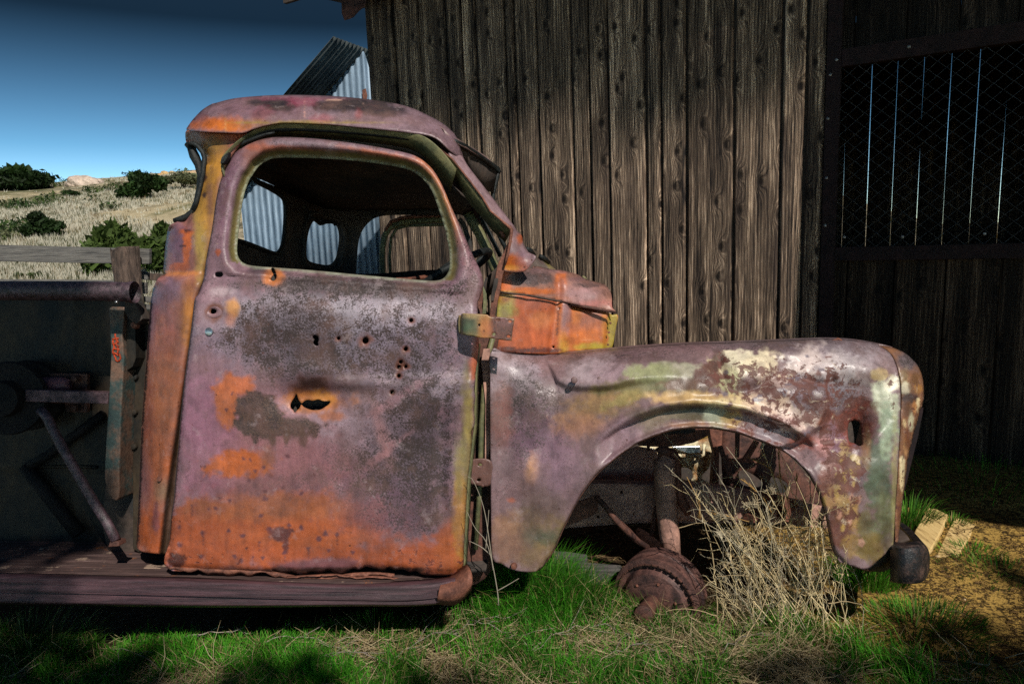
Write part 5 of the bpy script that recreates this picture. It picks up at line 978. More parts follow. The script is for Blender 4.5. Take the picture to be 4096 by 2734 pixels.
# ---- barn ------------------------------------------------------------------------
WA, WB = 4.9, -.60
wdir = np.array([1, WB, 0]); wdir /= np.linalg.norm(wdir); wnor = np.array([WB, -1, 0])/math.hypot(1, WB); wnor = np.array([-abs(wnor[0]), wnor[1], 0])   # towards the camera
W0 = np.array([0, WA, 0])
def wall_hit(x, y, off=0.0):
    v = rays([x], [y])[0]; P0 = W0+wnor*off; return CAM+v*((P0-CAM).dot(wnor)/v.dot(wnor))
def ws(x, y=800.): return (wall_hit(x, y)-W0).dot(wdir)
def WP(s, z, off=0.0): return W0+wdir*s+wnor*off+np.array([0, 0, z])
sc_ = ws(1507, 850); s_mid = ws(3292, 700); barn = empty('barn', WP(0, 0), 'tall unpainted board barn with weathered knotty planks and a screened opening', 'barn')
mW, nt, bs = newmat('weathered_planks'); uv = N(nt, 'ShaderNodeUVMap', uv_map='UVMap').outputs[0]
def uvs(sx_, sy_):
    mp = N(nt, 'ShaderNodeMapping'); mp.inputs['Scale'].default_value = (sx_, sy_, 1); nt.links.new(uv, mp.inputs[0]); return mp.outputs[0]
vo = N(nt, 'ShaderNodeTexVoronoi', feature='F1', voronoi_dimensions='2D'); nt.links.new(uvs(8.5, 4.2), vo.inputs['Vector']); vo.inputs['Scale'].default_value = 1; vo.inputs['Randomness'].default_value = .95
kd = vo.outputs['Distance']; kb = math_(nt, 'POWER', 2.718, math_(nt, 'MULTIPLY', math_(nt, 'MULTIPLY', kd, kd), -14.0))
sepc = N(nt, 'ShaderNodeSeparateColor'); nt.links.new(vo.outputs['Color'], sepc.inputs[0]); kon = math_(nt, 'GREATER_THAN', sepc.outputs[0], .42)
kb = math_(nt, 'MULTIPLY', kb, kon)
nl = noise(nt, uvs(5, .8), 1, 4, .6); sp = N(nt, 'ShaderNodeSeparateXYZ'); nt.links.new(uv, sp.inputs[0])
g = math_(nt, 'ADD', math_(nt, 'ADD', sp.outputs[0], math_(nt, 'MULTIPLY', nl, .06)), math_(nt, 'MULTIPLY', kb, .05))
w1 = math_(nt, 'SINE', math_(nt, 'MULTIPLY', g, 2*math.pi*52)); w2 = math_(nt, 'SINE', math_(nt, 'MULTIPLY', g, 2*math.pi*113))
nf = noise(nt, uvs(260, 6), 1, 4, .7); nb = noise(nt, uvs(16, .9), 1, 4, .6); nz = noise(nt, uvs(1.2, 1.2), 1, 3)
gr = math_(nt, 'ADD', math_(nt, 'ADD', math_(nt, 'MULTIPLY', w1, .034), math_(nt, 'MULTIPLY', w2, .02)), math_(nt, 'ADD', math_(nt, 'MULTIPLY', nf, .5), math_(nt, 'MULTIPLY', nb, .5)))
cc = ramp(nt, gr, [(.40, lin(26, 24, 25)), (.47, lin(86, 75, 66)), (.55, lin(130, 114, 99)), (.64, lin(226, 204, 180))])
nst = noise(nt, uvs(9, .7), 1, 4, .65); cc = mix(nt, ramp(nt, nst, [(.50, 0), (.66, .75)]), cc, tuple(lin(52, 44, 42))); nst2 = noise(nt, uvs(70, 1.5), 1, 3, .6); cc = mix(nt, ramp(nt, nst2, [(.60, 0), (.68, .9)]), cc, tuple(lin(24, 20, 20))); kn = ramp(nt, kd, [(.06, 1), (.19, 0)]); cc = mix(nt, math_(nt, 'MULTIPLY', math_(nt, 'MULTIPLY', kn, kon), .97), cc, tuple(lin(28, 22, 20)))
at = N(nt, 'ShaderNodeAttribute', attribute_name='Col'); cc = mix(nt, 1.0, cc, at.outputs['Color'], 'MULTIPLY')
nt.links.new(cc, bs.inputs['Base Color']); bs.inputs['Roughness'].default_value = .8; bs.inputs['Specular IOR Level'].default_value = .25
bump(nt, bs, math_(nt, 'SUBTRACT', gr, math_(nt, 'MULTIPLY', math_(nt, 'MULTIPLY', kn, kon), .5)), 1.0, .011)
def bgaps(e):
    return e
def boards(name, edges, z0, z1, parent, off=0.0, gap=.010, tone=(1, 1, 1), th=.024, zf=None, mat=None):
    V, F, C, UVc = [], [], [], []
    for i in range(len(edges)-1):
        gp = gap*(random.uniform(.15, 1.0) if name == 'back_wall' else 1.0); a, b = edges[i]+gap*.5, edges[i+1]-gp*.5; o = off+random.uniform(-.007, .009); tl_ = random.uniform(-.006, .006)
        zz0, zz1 = (zf(a, b) if zf else (z0, z1)); rt = random.uniform(.72, 1.25); u0 = random.uniform(0, 50)
        n0 = len(V)
        prof = [(a, o-th), (a, o-.010+tl_), (a+.009, o+tl_), (a*.5+b*.5, o+random.uniform(-.001, .005)), (b-.009, o-tl_), (b, o-.010-tl_), (b, o-th)]
        nz_ = 8
        for j in range(nz_+1):
            z = zz0+(zz1-zz0)*j/nz_; wv = (vnoise(np.array([z*1.3]), np.array([i*7.7]), 3)[0]-.5)*.006
            for s, q in prof: V.append(WP(s+wv, z, q)); UVc.append((s+u0, z+i*5.3)); C.append(np.array(tone)*rt)
        k = len(prof)
        for j in range(nz_):
            for m in range(k-1):
                q = n0+j*k+m; F.append((q, q+1, q+k+1, q+k))
        F.append(tuple(n0+m for m in range(k))[::-1]); F.append(tuple(n0+nz_*k+m for m in range(k)))
    o = mk(name, V, F, mat or mW, parent, False, np.array(C)); uvl = o.data.uv_layers.new(name='UVMap')
    li = np.zeros(len(o.data.loops), np.int32); o.data.loops.foreach_get('vertex_index', li); uvl.data.foreach_set('uv', np.array(UVc, np.float32)[li].ravel()); return o
ed = [sc_]+[ws(1300+.894*a, 715) for a in (345, 455, 570, 640, 700, 828, 868, 965, 1113, 1190, 1272, 1437, 1505, 1615, 1825, 2035, 2140)]+[s_mid]
boards('board_wall', ed, -.1, 3.3, barn, tone=(1.22, 1.12, 1.05), gap=.015)
mk('wall_backing', *prism_geo([WP(sc_, -.1, -.03), WP(s_mid, -.1, -.03), WP(s_mid, 3.3, -.03), WP(sc_, 3.3, -.03)], -wnor*.02), M_INT, barn, False)
# screened bay on the right
s_r0 = ws(3350, 700); s_r1 = s_mid+3.4; zl = wall_hit(3500, 985)[2]; zt = wall_hit(3400, 265)[2]
ed2 = [s_mid]+list(np.arange(s_mid+.13, s_r1, .235)); boards('lower_boards', ed2, -.1, zl-.07, barn, off=-.06, tone=(.2, .17, .15), gap=.004)  # same planks as the wall, the bay's shade put into their tone
boards('upper_boards', ed2, zt+.05, 3.3, barn, off=-.06, tone=(.1, .09, .09), gap=.0)  # near-black tone stands in for the shade above the opening
def wbox(s0, s1, z0, z1, o0, o1): return box_geo((WP(s0, z0, o0)+WP(s1, z1, o1))/2, wdir*(s1-s0)/2, wnor*(o1-o0)/2, np.array([0, 0, (z1-z0)/2]))
V, F = merge([wbox(s_mid+.002, s_r0, -.1, 3.3, -.05, .012)]); screen = bev(fixn(mk('screen_frame', V, F, M_RED, barn, False)), .003)
V, F = merge([wbox(s_r0+.001, s_r1, zl-.075, zl, -.05, .014), wbox(s_r0+.001, s_r1, zt, zt+.09, -.05, .014)]); bev(fixn(mk('frame_rail', V, F, M_RED, screen, False)), .003)
G = []; pitch_w, ph = .040, .034; nw = int((min(s_r1, s_r0+2.3)-s_r0)/pitch_w); nh = int((zt-zl)/ph)
for i in range(nw):
    P = []; sg = 1 if i % 2 else -1
    for j in range(nh+1):
        P.append(WP(s_r0+(i+.5)*pitch_w+(.5 if j % 2 else -.5)*sg*pitch_w*.98, zl+(zt-zl)*j/nh, .004*(1 if (i+j) % 2 else -1)-.01))
    G.append(tube_geo(P, .0013, 4, False))
V, F = merge(G); mk('wire_mesh', V, F, simple('galvanised_wire', lin(48, 51, 55), lin(76, 80, 86), 40, .4, .1, .5), screen)
for px, py in ((3322, 300), (3312, 475), (3306, 712), (3302, 902), (3378, 948), (3610, 946), (3347, 240), (3636, 188), (3938, 935)):
    p = wall_hit(px, py, .014); V, F = lathe_geo([(.008, 0), (.008, .003), (.005, .006), (.0, .007)], p, wnor, 10); fixn(mk('washer_bolt', V, F, M_BOLT, screen))
# rest of the building: side walls, slatted back wall, roof with eave, floor
bd = -wnor*5.2
mk('side_wall', *prism_geo([WP(sc_, -.1, -.06), WP(sc_, 3.25, -.06), WP(sc_, 3.6, -5.2), WP(sc_, -.1, -5.2)], wdir*.03), M_INT, barn, False)
mk('side_wall', *prism_geo([WP(s_r1+4, -.1, -.06), WP(s_r1+4, 3.25, -.06), WP(s_r1+4, 3.6, -5.2), WP(s_r1+4, -.1, -5.2)], wdir*.03), M_INT, barn, False)
boards('board_wall', list(np.arange(s_r1, s_r1+4, .24))+[s_r1+4], -.1, 3.3, barn, tone=(.8, .7, .62))
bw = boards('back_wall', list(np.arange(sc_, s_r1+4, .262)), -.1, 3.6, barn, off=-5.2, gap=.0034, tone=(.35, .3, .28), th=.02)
mk('back_girt', *merge([wbox(sc_, s_r1+4, z, z+.1, -5.2, -5.12) for z in (.55, 3.3)]), M_INT, barn, False)
mk('roof', *prism_geo([WP(sc_-.45, 3.16, .34), WP(s_r1+4.3, 3.16, .34), WP(s_r1+4.3, 3.75, -5.5), WP(sc_-.45, 3.75, -5.5)], (0, 0, .04)), M_INT, barn, False)
mk('eave_board', *merge([wbox(sc_-.45, s_r1+4.3, 3.06, 3.19, .34, .37)]), M_INT, barn, False)
r0 = ws(1400, 0); 
V, F = prism_geo([wall_hit(x, y, .30) for x, y in c(6, "1740,-120 1784,-20 1786,70 1800,108 1822,98 1850,66 1880,44 1900,-60")], wdir*.05); fixn(mk('rafter_tail', V, F, M_DARKRUST, barn, False))
# added roof out of view, outline cut to shade the bay and the ground
pr_ = [(1.70, 3.87), (2.82, 1.35), (2.87, .43), (3.23, .05), (7.5, -2.6), (9.5, -.6)]
PR = [np.array([a, b, 2.9]) for a, b in pr_]; PR[0] = WP(s_mid+.0, 2.9, .02); PR[-1] = WP(s_r1+4, 2.9, .02)
fixn(mk('added_shade_roof', *prism_geo(PR, (0, 0, .05)), M_INT, barn, False))
for a, b in ((4.6, .0), (7.3, -2.2)): fixn(mk('added_shade_roof_post', *box_geo((a, b, 1.45), (.06, 0, 0), (0, .06, 0), (0, 0, 1.45)), M_INT, barn, False))  # unseen posts added to carry the shade roof

# ---- corrugated shed -------------------------------------------------------------
shed = empty('corrugated_shed', (-2.2, 8.6, 0), 'low shed of pale blue grey corrugated iron between the truck and the barn', 'shed')
mC, nt, bs = newmat('corrugated_iron'); co = coord(nt, (3, 3, .5)); co1 = coord(nt); n1 = noise(nt, co, 5, 5, .7); n2 = noise(nt, co1, 3, 5, .7); n3 = noise(nt, co1, 26, 4, .7)
cc = ramp(nt, n1, [(.3, lin(96, 118, 138)), (.7, lin(156, 178, 198))]); cc = mix(nt, ramp(nt, n2, [(.62, 0), (.70, .7)]), cc, tuple(lin(120, 84, 66))); cc = mix(nt, ramp(nt, n3, [(.68, 0), (.74, .8)]), cc, tuple(lin(90, 66, 56)))
nt.links.new(cc, bs.inputs['Base Color']); bs.inputs['Roughness'].default_value = .5; bs.inputs['Metallic'].default_value = .25; bump(nt, bs, n3, .3, .004)
YS = 8.6
def YH(x, y, Y): v = rays([x], [y])[0]; return CAM+v*(Y/v[1])
pA, pB = YH(*c(13, "767,86")[0], 8.05), YH(*c(13, "838,112")[0], YS); pC, pD = YH(*c(13, "655,217")[0], 8.05), YH(*c(13, "748,217")[0], YS)
eL = YH(*c(13, "590,300")[0], 8.05)
def ztop(X): return pD[2]+(X-pD[0])*(pB[2]-pD[2])/(pB[0]-pD[0])
xl = pD[0]-1.15; xs_ = np.arange(xl, 3.4, .012); rid = pB[0]-.02
top = np.where(xs_ < rid, ztop(xs_), ztop(rid)-(xs_-rid)*4); top = np.maximum(top, 1.9)
corr = .011*np.sin(xs_*2*math.pi/.076)
V = []
for z in (0, 1): V += [(a, YS-q, (t if z else -.1)) for a, q, t in zip(xs_, corr, top)]
n = len(xs_); F = [(i, i+1, n+i+1, n+i) for i in range(n-1)]; solid(mk('wall', V, F, mC, shed), .002)
# left side wall and roof sheets
V = [(xl+.011*math.sin(a*2*math.pi/.076), YS+a, z) for z in (-.1, float(ztop(xl))) for a in np.arange(0, 4, .012)]; n = len(V)//2
solid(mk('wall', V, [(i, i+1, n+i+1, n+i) for i in range(n-1)], mC, shed), .002)
sd_ = (pC-pA); sd_ /= np.linalg.norm(sd_); L_ = (xl-.25-pA[0])/sd_[0]; wd = pB-pA; wd /= np.linalg.norm(wd); nn_ = np.cross(sd_, wd); nn_ = nn_ if nn_[2] > 0 else -nn_
aa_ = np.arange(0, 4.6, .012); V = [pA+sd_*q*L_+wd*a+nn_*(.011*math.sin(a*2*math.pi/.076)+.02) for q in (0, .33, .66, 1) for a in aa_]; n = len(aa_)
F = [(r*n+i, r*n+i+1, (r+1)*n+i+1, (r+1)*n+i) for r in range(3) for i in range(n-1)]; solid(mk('roof', V, F, simple('roof_iron', lin(52, 58, 60), lin(86, 92, 92), 4, .55, .2, .5, metallic=.3), shed), .002)

V, F = prism_geo([YH(*q, YS-.03) for q in c(6, "1893,470 1912,462 1920,500 1915,530 1898,530")], (0, .002, 0)); mk('rust_patch', V, F, M_BRRUST, shed, False)

# ---- ranch fence --------------------------------------------------------------------
mF, nt, bs = newmat('fence_wood'); co = coord(nt, (2, 2, 30)); n1 = noise(nt, co, 3, 6, .7, .4); cc = ramp(nt, n1, [(.3, lin(52, 52, 54)), (.7, lin(128, 124, 118))]); nt.links.new(cc, bs.inputs['Base Color']); bs.inputs['Roughness'].default_value = .85; bump(nt, bs, n1, .8, .01)
mP, nt, bs = newmat('fence_post_wood'); co = coord(nt, (14, 14, 1.6)); n1 = noise(nt, co, 3, 6, .7, .6); cc = ramp(nt, n1, [(.35, lin(34, 28, 26)), (.7, lin(116, 96, 84))]); nt.links.new(cc, bs.inputs['Base Color']); bs.inputs['Roughness'].default_value = .85; bump(nt, bs, n1, 1, .02)
FD = 4.3
fp = QZ(*c(4, "505,600")[0], FD); fence = empty('ranch_fence', (fp[0], fp[1], 0), 'old grey board fence with a split leaning post behind the load box', 'fence')
def rail_(pts, z, th=.035, m=None, nm='rail'):
    V, F = prism_geo([QZ(x, y, z) for x, y in pts], (0, .035, 0)); return bev(fixn(mk(nm, V, F, m or mF, fence, False)), .004)
rail_(c(6, "-900,1268 0,1280 400,1290 780,1300 779,1380 400,1374 0,1366 -900,1352"), FD+.08)
rail_(c(4, "-700,205 0,213 300,215 458,217 458,250 300,256 0,256 -700,250"), FD+.08)
rail_(c(4, "-700,330 0,340 458,345 560,348 560,392 0,392"), FD+.10)
rail_(c(4, "540,177 578,188 578,216 540,210"), FD+.16); rail_(c(4, "578,188 642,192 642,220 578,214"), FD+.4, m=mP)
rail_(c(4, "545,225 570,225 570,270 548,268"), FD+.16); rail_(c(4, "548,280 600,284 600,305 550,300"), FD+.16); rail_(c(4, "548,312 594,314 594,360 552,350"), FD+.16)
PT = [(c(4, "490,%d" % y)[0]) for y in (100,)]
ring = []
for (cx, cy, hw) in ((490, 103, 48), (494, 160, 47), (500, 220, 46), (512, 300, 42), (525, 380, 42), (545, 600, 44), (570, 900, 44), (590, 1300, 44)):
    x, y = c(4, "%d,%d" % (cx, cy))[0]; w = hw*1.02/FPX*FD; p = QZ(x, y, FD-.02); ring.append((p, w))
V = []; K = 22
for i, (p, w) in enumerate(ring):
    for j in range(K):
        a = 2*math.pi*j/K; rj = w*(1+.10*math.sin(a*3+1)+.10*(vnoise(np.array([j*1.7]), np.array([i*.35]), 4)[0]-.5)*2); V.append(p+np.array([math.cos(a)*rj, math.sin(a)*rj, 0.03*math.sin(a*2+j) if i == 0 else 0]))
F = [(i*K+j, i*K+(j+1) % K, (i+1)*K+(j+1) % K, (i+1)*K+j) for i in range(len(ring)-1) for j in range(K)]+[tuple(range(K))[::-1]]
fixn(mk('post', V, F, mP, fence, False))
p = QZ(-900, 1200, FD); V, F = box_geo((p[0], p[1]+.0, .7), (.07, 0, 0), (0, .07, 0), (0, 0, .75)); mk('post', V, F, mP, fence, False)

# ---- planks, timber, stones on the ground --------------------------------------------
mPl, nt, bs = newmat('sunbleached_plank'); co = coord(nt, (18, 1.5, 18), (0, 0, R_(-25))); n1 = noise(nt, co, 3, 6, .75); cc = ramp(nt, n1, [(.34, lin(120, 92, 56)), (.48, lin(214, 180, 118)), (.7, lin(236, 206, 146))]); nt.links.new(cc, bs.inputs['Base Color']); bs.inputs['Roughness'].default_value = .85; bump(nt, bs, n1, .8, .006)
def gplank(pts, label, h=.035, m=mPl, nm='plank', cat='plank', sub=0, grp='loose planks on the sand'):
    P = [QG(x, y, h) for x, y in pts]; V, F = prism_geo(P, (0, 0, -h-.03)); o = bev(fixn(mk(nm, V, F, m, None, False)), .004); ce = np.mean(P, 0)
    for v in o.data.vertices: v.co = v.co-Vector(tuple(ce))
    o.location = tuple(ce); return tag(o, label, cat, grp)
gplank(c(8, "1080,500 1130,505 1200,540 1160,640 1098,750 1080,765 985,690 1000,640 1040,570"), 'short sunbleached plank lying nearest the bumper end', .028)
gplank(c(8, "1245,555 1300,575 1372,600 1330,680 1290,740 1248,830 1222,868 1190,820 1130,790 1170,700 1210,620"), 'sunbleached plank half buried in sand right of the other plank', .010)
mT = simple('grey_timber', lin(58, 58, 60), lin(112, 108, 104), 12, .9, .8, .1, stretch=(1, 6, 6))
gplank(c(7, "330,940 420,945 545,962 548,985 540,1000 330,985"), 'grey timber offcut in the shade behind the wheel arch', .07, mT, 'timber_offcut', 'timber', grp=None)
gplank(c(7, "320,1000 520,1010 760,1030 770,1070 520,1060 320,1050"), 'long grey timber lying behind the brake drum', .06, mT, 'timber_beam', 'timber', grp=None)

# ---- grass, straw, weeds, twigs ----------------------------------------------------
def blades(px, py, h, w, colA, colB, lean=.35, seed=0, bend=.5, zoff=0.0):
    """curved blades; px,py ground points in the photo (or world if py is None)"""
    r = np.random.default_rng(seed); n = len(px)
    if py is None: P = np.array(px)
    else:
        v = rays(px, py); k = (-CAMH)/v[:, 2]; P = CAM+v*k[:, None]
    P = P.copy(); P[:, 2] = gz(P[:, 0], P[:, 1])-.004+zoff; n = len(P)
    a = r.uniform(0, 2*math.pi, n); ld = np.stack([np.cos(a), np.sin(a), 0*a], 1); wa = a+math.pi/2+r.normal(0, .5, n); wv = np.stack([np.cos(wa), np.sin(wa), 0*a], 1)*w[:, None]
    ln = (lean*r.uniform(.2, 1.6, n))[:, None]; hh = h[:, None]; up = np.array([0, 0, 1.0])
    m1 = P+up*hh*.40+ld*ln*hh*.22; m2 = P+up*hh*.76+ld*ln*hh*(.55+bend*.2); t = P+up*hh*(1-.25*bend*ln)+ld*ln*hh*(1.0+bend*.4)
    V = np.stack([P-wv, P+wv, m1-wv*.85, m1+wv*.85, m2-wv*.5, m2+wv*.5, t], 1).reshape(-1, 3)
    b = (np.arange(n)*7)[:, None]; F = np.concatenate([b+np.array([0, 1, 3]), b+np.array([0, 3, 2]), b+np.array([2, 3, 5]), b+np.array([2, 5, 4]), b+np.array([4, 5, 6])])
    q = r.uniform(0, 1, (n, 1)); C = (colA*(1-q)+colB*q)*r.uniform(.55, 1.3, (n, 1)); ff = sstep(.42, .62, fbm(P[:, 0]*100+900, P[:, 1]*100+900, 16, 3, 3))[:, None]; C = C*(.62+.6*ff); dd = (r.uniform(0, 1, (n, 1)) < .10); C = np.where(dd, lin(176, 160, 104)[None]*r.uniform(.5, 1, (n, 1)), C); C7 = np.repeat(C, 7, 0).reshape(n, 7, 3)
    C7 *= np.array([.7, .7, .9, .9, 1.05, 1.05, 1.15])[None, :, None]*0+1
    return V, F, C7.reshape(-1, 3)
def scat(n, box, dens, seed):
    r = np.random.default_rng(seed); x = r.uniform(box[0], box[2], n); y = r.uniform(box[1], box[3], n); k = r.uniform(0, 1, n) < dens(x, y); return x[k], y[k]
GL = c(13, "-400,1470 0,1450 300,1462 600,1478 800,1452 950,1452 1080,1432 1180,1392 1300,1392 1380,1420 1480,1448 1700,1450 1900,1448 2000,1500 2349,1520 2700,1530")
def d_green(x, y):
    yl = np.interp(x, [p[0] for p in GL], [p[1] for p in GL]); n = fbm(x, y*1.8, 150, 3, 4); fo = sstep(0, 34, y-yl)
    left = sstep(3300, 2600, x); m = fo*(left*sstep(.26, .46, n)+(1-left)*.42*sstep(.46, .62, n)); mid = np.exp(-((x-2700)/520)**2-((y-2620)/130)**2); m = m*(1-.72*mid); m = m*(1-.8*sstep(.52, .64, fbm(x, y*1.6, 210, 77, 3)))
    cl = np.exp(-((x-2190)/190)**2-((y-2440)/75)**2); return np.clip(m+1.6*cl, 0, 1)
gx_, gy_ = scat(280000, (-500, 2380, 4400, 3300), d_green, 1); r = np.random.default_rng(2); n = len(gx_)
big = np.exp(-((gx_-2190)/210)**2-((gy_-2440)/110)**2); hgt = r.uniform(.025, .080, n)*(.7+.8*fbm(gx_, gy_, 120, 7, 3))+big*r.uniform(.03, .17, n)
V, F, C_ = blades(gx_, gy_, hgt, r.uniform(.0009, .0021, n), lin(48, 118, 26), lin(92, 168, 40), .55, 5)
tag(mk('green_grass', V, F, M_BLADE, None, True, C_), 'short bright green grass in front of the truck', 'grass', kind='stuff')
# separate small clumps: by the drum, bumper, planks, left edge
def clump(px, py, n, rad, h, label, cA, cB, seed, lean=.6, w=(.001, .0022), name='grass_clump', cat='grass', grp='green grass clumps', mat=None):
    r = np.random.default_rng(seed); p = QG(px, py); a = r.uniform(0, 2*math.pi, n); q = rad*np.sqrt(r.uniform(0, 1, n)); P = np.stack([p[0]+q*np.cos(a), p[1]+q*np.sin(a)*.7, 0*a], 1)
    V, F, C = blades(P, None, h*r.uniform(.4, 1.1, n)*(1-.4*q/rad), r.uniform(w[0], w[1], n), cA, cB, lean, seed); V = V-p
    o = mk(name, V, F, mat or M_BLADE, None, True, C); o.location = tuple(p); return tag(o, label, cat, grp)
G1, G2 = lin(56, 118, 28), lin(104, 164, 48)
clump(*c(7, "720,1330")[0], 260, .07, .10, 'small green tuft at the left side of the brake drum', G1, G2, 31)
clump(*c(7, "960,1400")[0], 420, .09, .12, 'green tuft growing in front of the brake drum hub', G1, G2, 32)
clump(*c(7, "1230,1360")[0], 260, .07, .08, 'green tuft at the right rim of the brake drum', G1, G2, 33)
clump(*c(8, "960,590")[0], 600, .12, .15, 'bright green tuft between the bumper and the planks', G1, G2, 34)
clump(*c(8, "1215,600")[0], 160, .08, .06, 'tiny green tuft growing between the two planks', G1, G2, 35, .9)
clump(*c(8, "745,960")[0], 900, .13, .15, 'green tuft under the tail of the bumper', G1, G2, 36)
clump(*c(8, "1000,1250")[0], 700, .22, .07, 'low green patch on the sand below the bumper', G1*.8, G2*.8, 37, .9)
clump(*c(8, "1330,780")[0], 200, .12, .05, 'sparse green sprigs beside the buried plank', G1, G2, 38, .9)
clump(*c(8, "1500,900")[0], 240, .2, .05, 'sparse green sprigs at the right edge of the sand', G1*.8, G2*.8, 39, .9)
clump(*c(13, "60,1500")[0], 700, .22, .16, 'long thin grass at the left edge in front of the deck', lin(70, 110, 50), lin(140, 160, 90), 40, .9)
clump(*c(13, "1160,1400")[0], 500, .10, .15, 'tall green tuft at the foot of the running board end', G1, G2, 41)
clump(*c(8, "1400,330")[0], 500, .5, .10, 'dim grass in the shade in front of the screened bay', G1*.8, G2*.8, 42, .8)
for i, (a, b, n_, h_, lb) in enumerate(((1235, 1412, 700, .21, 'tallest green tuft, right of the running board end'), (1300, 1418, 600, .18, 'tall green tuft between the tallest tuft and the timber'), (1180, 1400, 400, .17, 'green tuft hiding the foot of the fender'), (860, 1462, 500, .09, 'low green tuft in front of the running board below the door'), (1560, 1455, 500, .10, 'green tuft in front of the weeds'), (1800, 1470, 600, .12, 'green tuft right of the dry weeds'))):
    clump(*c(13, '%d,%d' % (a, b))[0], n_, .12, h_, lb, G1, G2*1.1, 60+i, .55)
# straw thatch
def d_straw(x, y):
    n = fbm(x, y*1.5, 120, 13, 4); yl = np.interp(x, [p[0] for p in GL], [p[1] for p in GL])
    m = .13*sstep(0, 40, y-yl)*sstep(.35, .6, n)+.95*np.exp(-((x-2650)/500)**2-((y-2590)/120)**2)*sstep(.30, .5, n)+.5*sstep(0, 40, y-yl)*sstep(.50, .62, fbm(x, y*1.6, 210, 77, 3))
    m = m*np.where(x > 3500, .15, 1); return np.clip(m, 0, 1)
def straws(n, box, dens, seed, ln=(.03, .12), rad=(.0006, .0014), lift=.035, cols=None, steep=.35):
    x, y = scat(n, box, dens, seed); r = np.random.default_rng(seed+1); v = rays(x, y); P = CAM+v*((-CAMH)/v[:, 2])[:, None]; P[:, 2] = gz(P[:, 0], P[:, 1]); n = len(P)
    a = r.uniform(0, 2*math.pi, n); L = r.uniform(*ln, n); d = np.stack([np.cos(a), np.sin(a), np.abs(r.normal(0, steep, n))], 1)*L[:, None]; sd = np.stack([-np.sin(a), np.cos(a), 0*a], 1)*r.normal(0, .25, n)[:, None]*L[:, None]
    w = r.uniform(*rad, n)[:, None]; P = P+np.array([0, 0, 1])*r.uniform(0, lift, n)[:, None]; wv = np.stack([-np.sin(a), np.cos(a), 0*a], 1)*w; uv_ = np.array([0, 0, 1.0])*w
    m = P+d*.5+sd; e = P+d
    V = np.stack([P-wv, P+wv, P+uv_*1.6, m-wv, m+wv, m+uv_*1.6, e], 1).reshape(-1, 3); b = (np.arange(n)*7)[:, None]
    F = np.concatenate([b+np.array(q) for q in ((0, 2, 5), (0, 5, 3), (2, 1, 4), (2, 4, 5), (3, 5, 6), (5, 4, 6), (0, 3, 4), (0, 4, 1))])
    cA, cB = cols or (lin(128, 108, 72), lin(196, 178, 142)); q = r.uniform(0, 1, (n, 1)); C = (cA*(1-q)+cB*q)*r.uniform(.6, 1.15, (n, 1)); return V, F, np.repeat(C, 7, 0)
V, F, C_ = straws(90000, (-500, 2380, 4300, 3200), d_straw, 51); tag(mk('straw_litter', V, F, M_STRAW, None, True, C_), 'tangled dry straw littering the ground under the fender', 'straw', kind='stuff')
V, F, C_ = straws(16000, (3350, 2050, 4500, 3200), lambda x, y: np.clip(sstep(.4, .6, fbm(x, y, 90, 3))*.9, 0, 1), 57, (.005, .03), (.0006, .0016), .006, (lin(60, 46, 30), lin(130, 100, 60)), .1); tag(mk('debris', V, F, M_STRAW, None, True, C_), 'small dark twigs and bark bits scattered over the sand', 'debris', kind='stuff')
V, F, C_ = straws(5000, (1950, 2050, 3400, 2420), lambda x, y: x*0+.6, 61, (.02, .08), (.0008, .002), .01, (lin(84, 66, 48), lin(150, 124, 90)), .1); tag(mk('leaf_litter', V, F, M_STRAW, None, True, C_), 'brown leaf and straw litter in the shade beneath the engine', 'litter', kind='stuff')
# pale twigs in the foreground: one thing per traced branch
twigs = ["1010,1500 1100,1460 1180,1455 1230,1420 1290,1380", "560,1510 640,1490 720,1496 800,1520 840,1500", "900,1540 960,1500 1040,1490 1100,1500", "1180,1540 1280,1490 1380,1470 1470,1500", "250,1500 330,1530 380,1560", "700,1545 770,1530 860,1545 940,1530", "1350,1550 1450,1520 1560,1530", "1640,1545 1720,1500 1800,1490", "420,1470 520,1480 600,1468", "1060,1440 1120,1470 1200,1500 1230,1545"]
lab = ['arched pale twig in front of the tallest grass tuft', 'long bleached twig on the grass below the door', 'forked pale twig below the door hinge', 'bleached twig lying below the brake drum', 'short twig in the dark grass at the lower left', 'curved twig at the bottom edge below the door', 'pale twig at the bottom edge below the drum', 'pale twig at the foot of the dry weeds', 'thin twig on the grass below the deck end', 'steep pale twig crossing the arched one']
for i, s_ in enumerate(twigs):
    r = np.random.default_rng(70+i); A = resample(c(13, s_), 30, False, True); n = len(A); P = np.array([QG(x, y, 0) for x, y in A]); P[:, 2] = gz(P[:, 0], P[:, 1])+.02+.035*np.sin(np.linspace(.2, 2.9, n))+r.normal(0, .005, n)
    G = [tube_geo(P, np.linspace(.0021, .0009, n), 5)]
    for k in range(2, n-2, 2):
        d = P[k+1]-P[k]; d /= np.linalg.norm(d); s1 = np.cross(d, [0, 0, 1])*(1 if k % 4 else -1); L = r.uniform(.03, .09); q = P[k]+(d+s1*r.uniform(.5, 1.2)+np.array([0, 0, r.uniform(0, .5)]))*L*.5; e = q+(d+s1*r.uniform(0, .8)+np.array([0, 0, r.uniform(-.2, .5)]))*L*.5
        G.append(tube_geo([P[k], q, e], [.0012, .0009, .0005], 4))
    V, F = merge(G); o = mk('twig', np.array(V)-P[0], F, M_TWIG, None, True, np.tile(lin(166, 154, 142)*r.uniform(.55, 1.1), (len(V), 1))); o.location = tuple(P[0]); tag(o, lab[i], 'twig', 'bleached twigs lying on the grass')
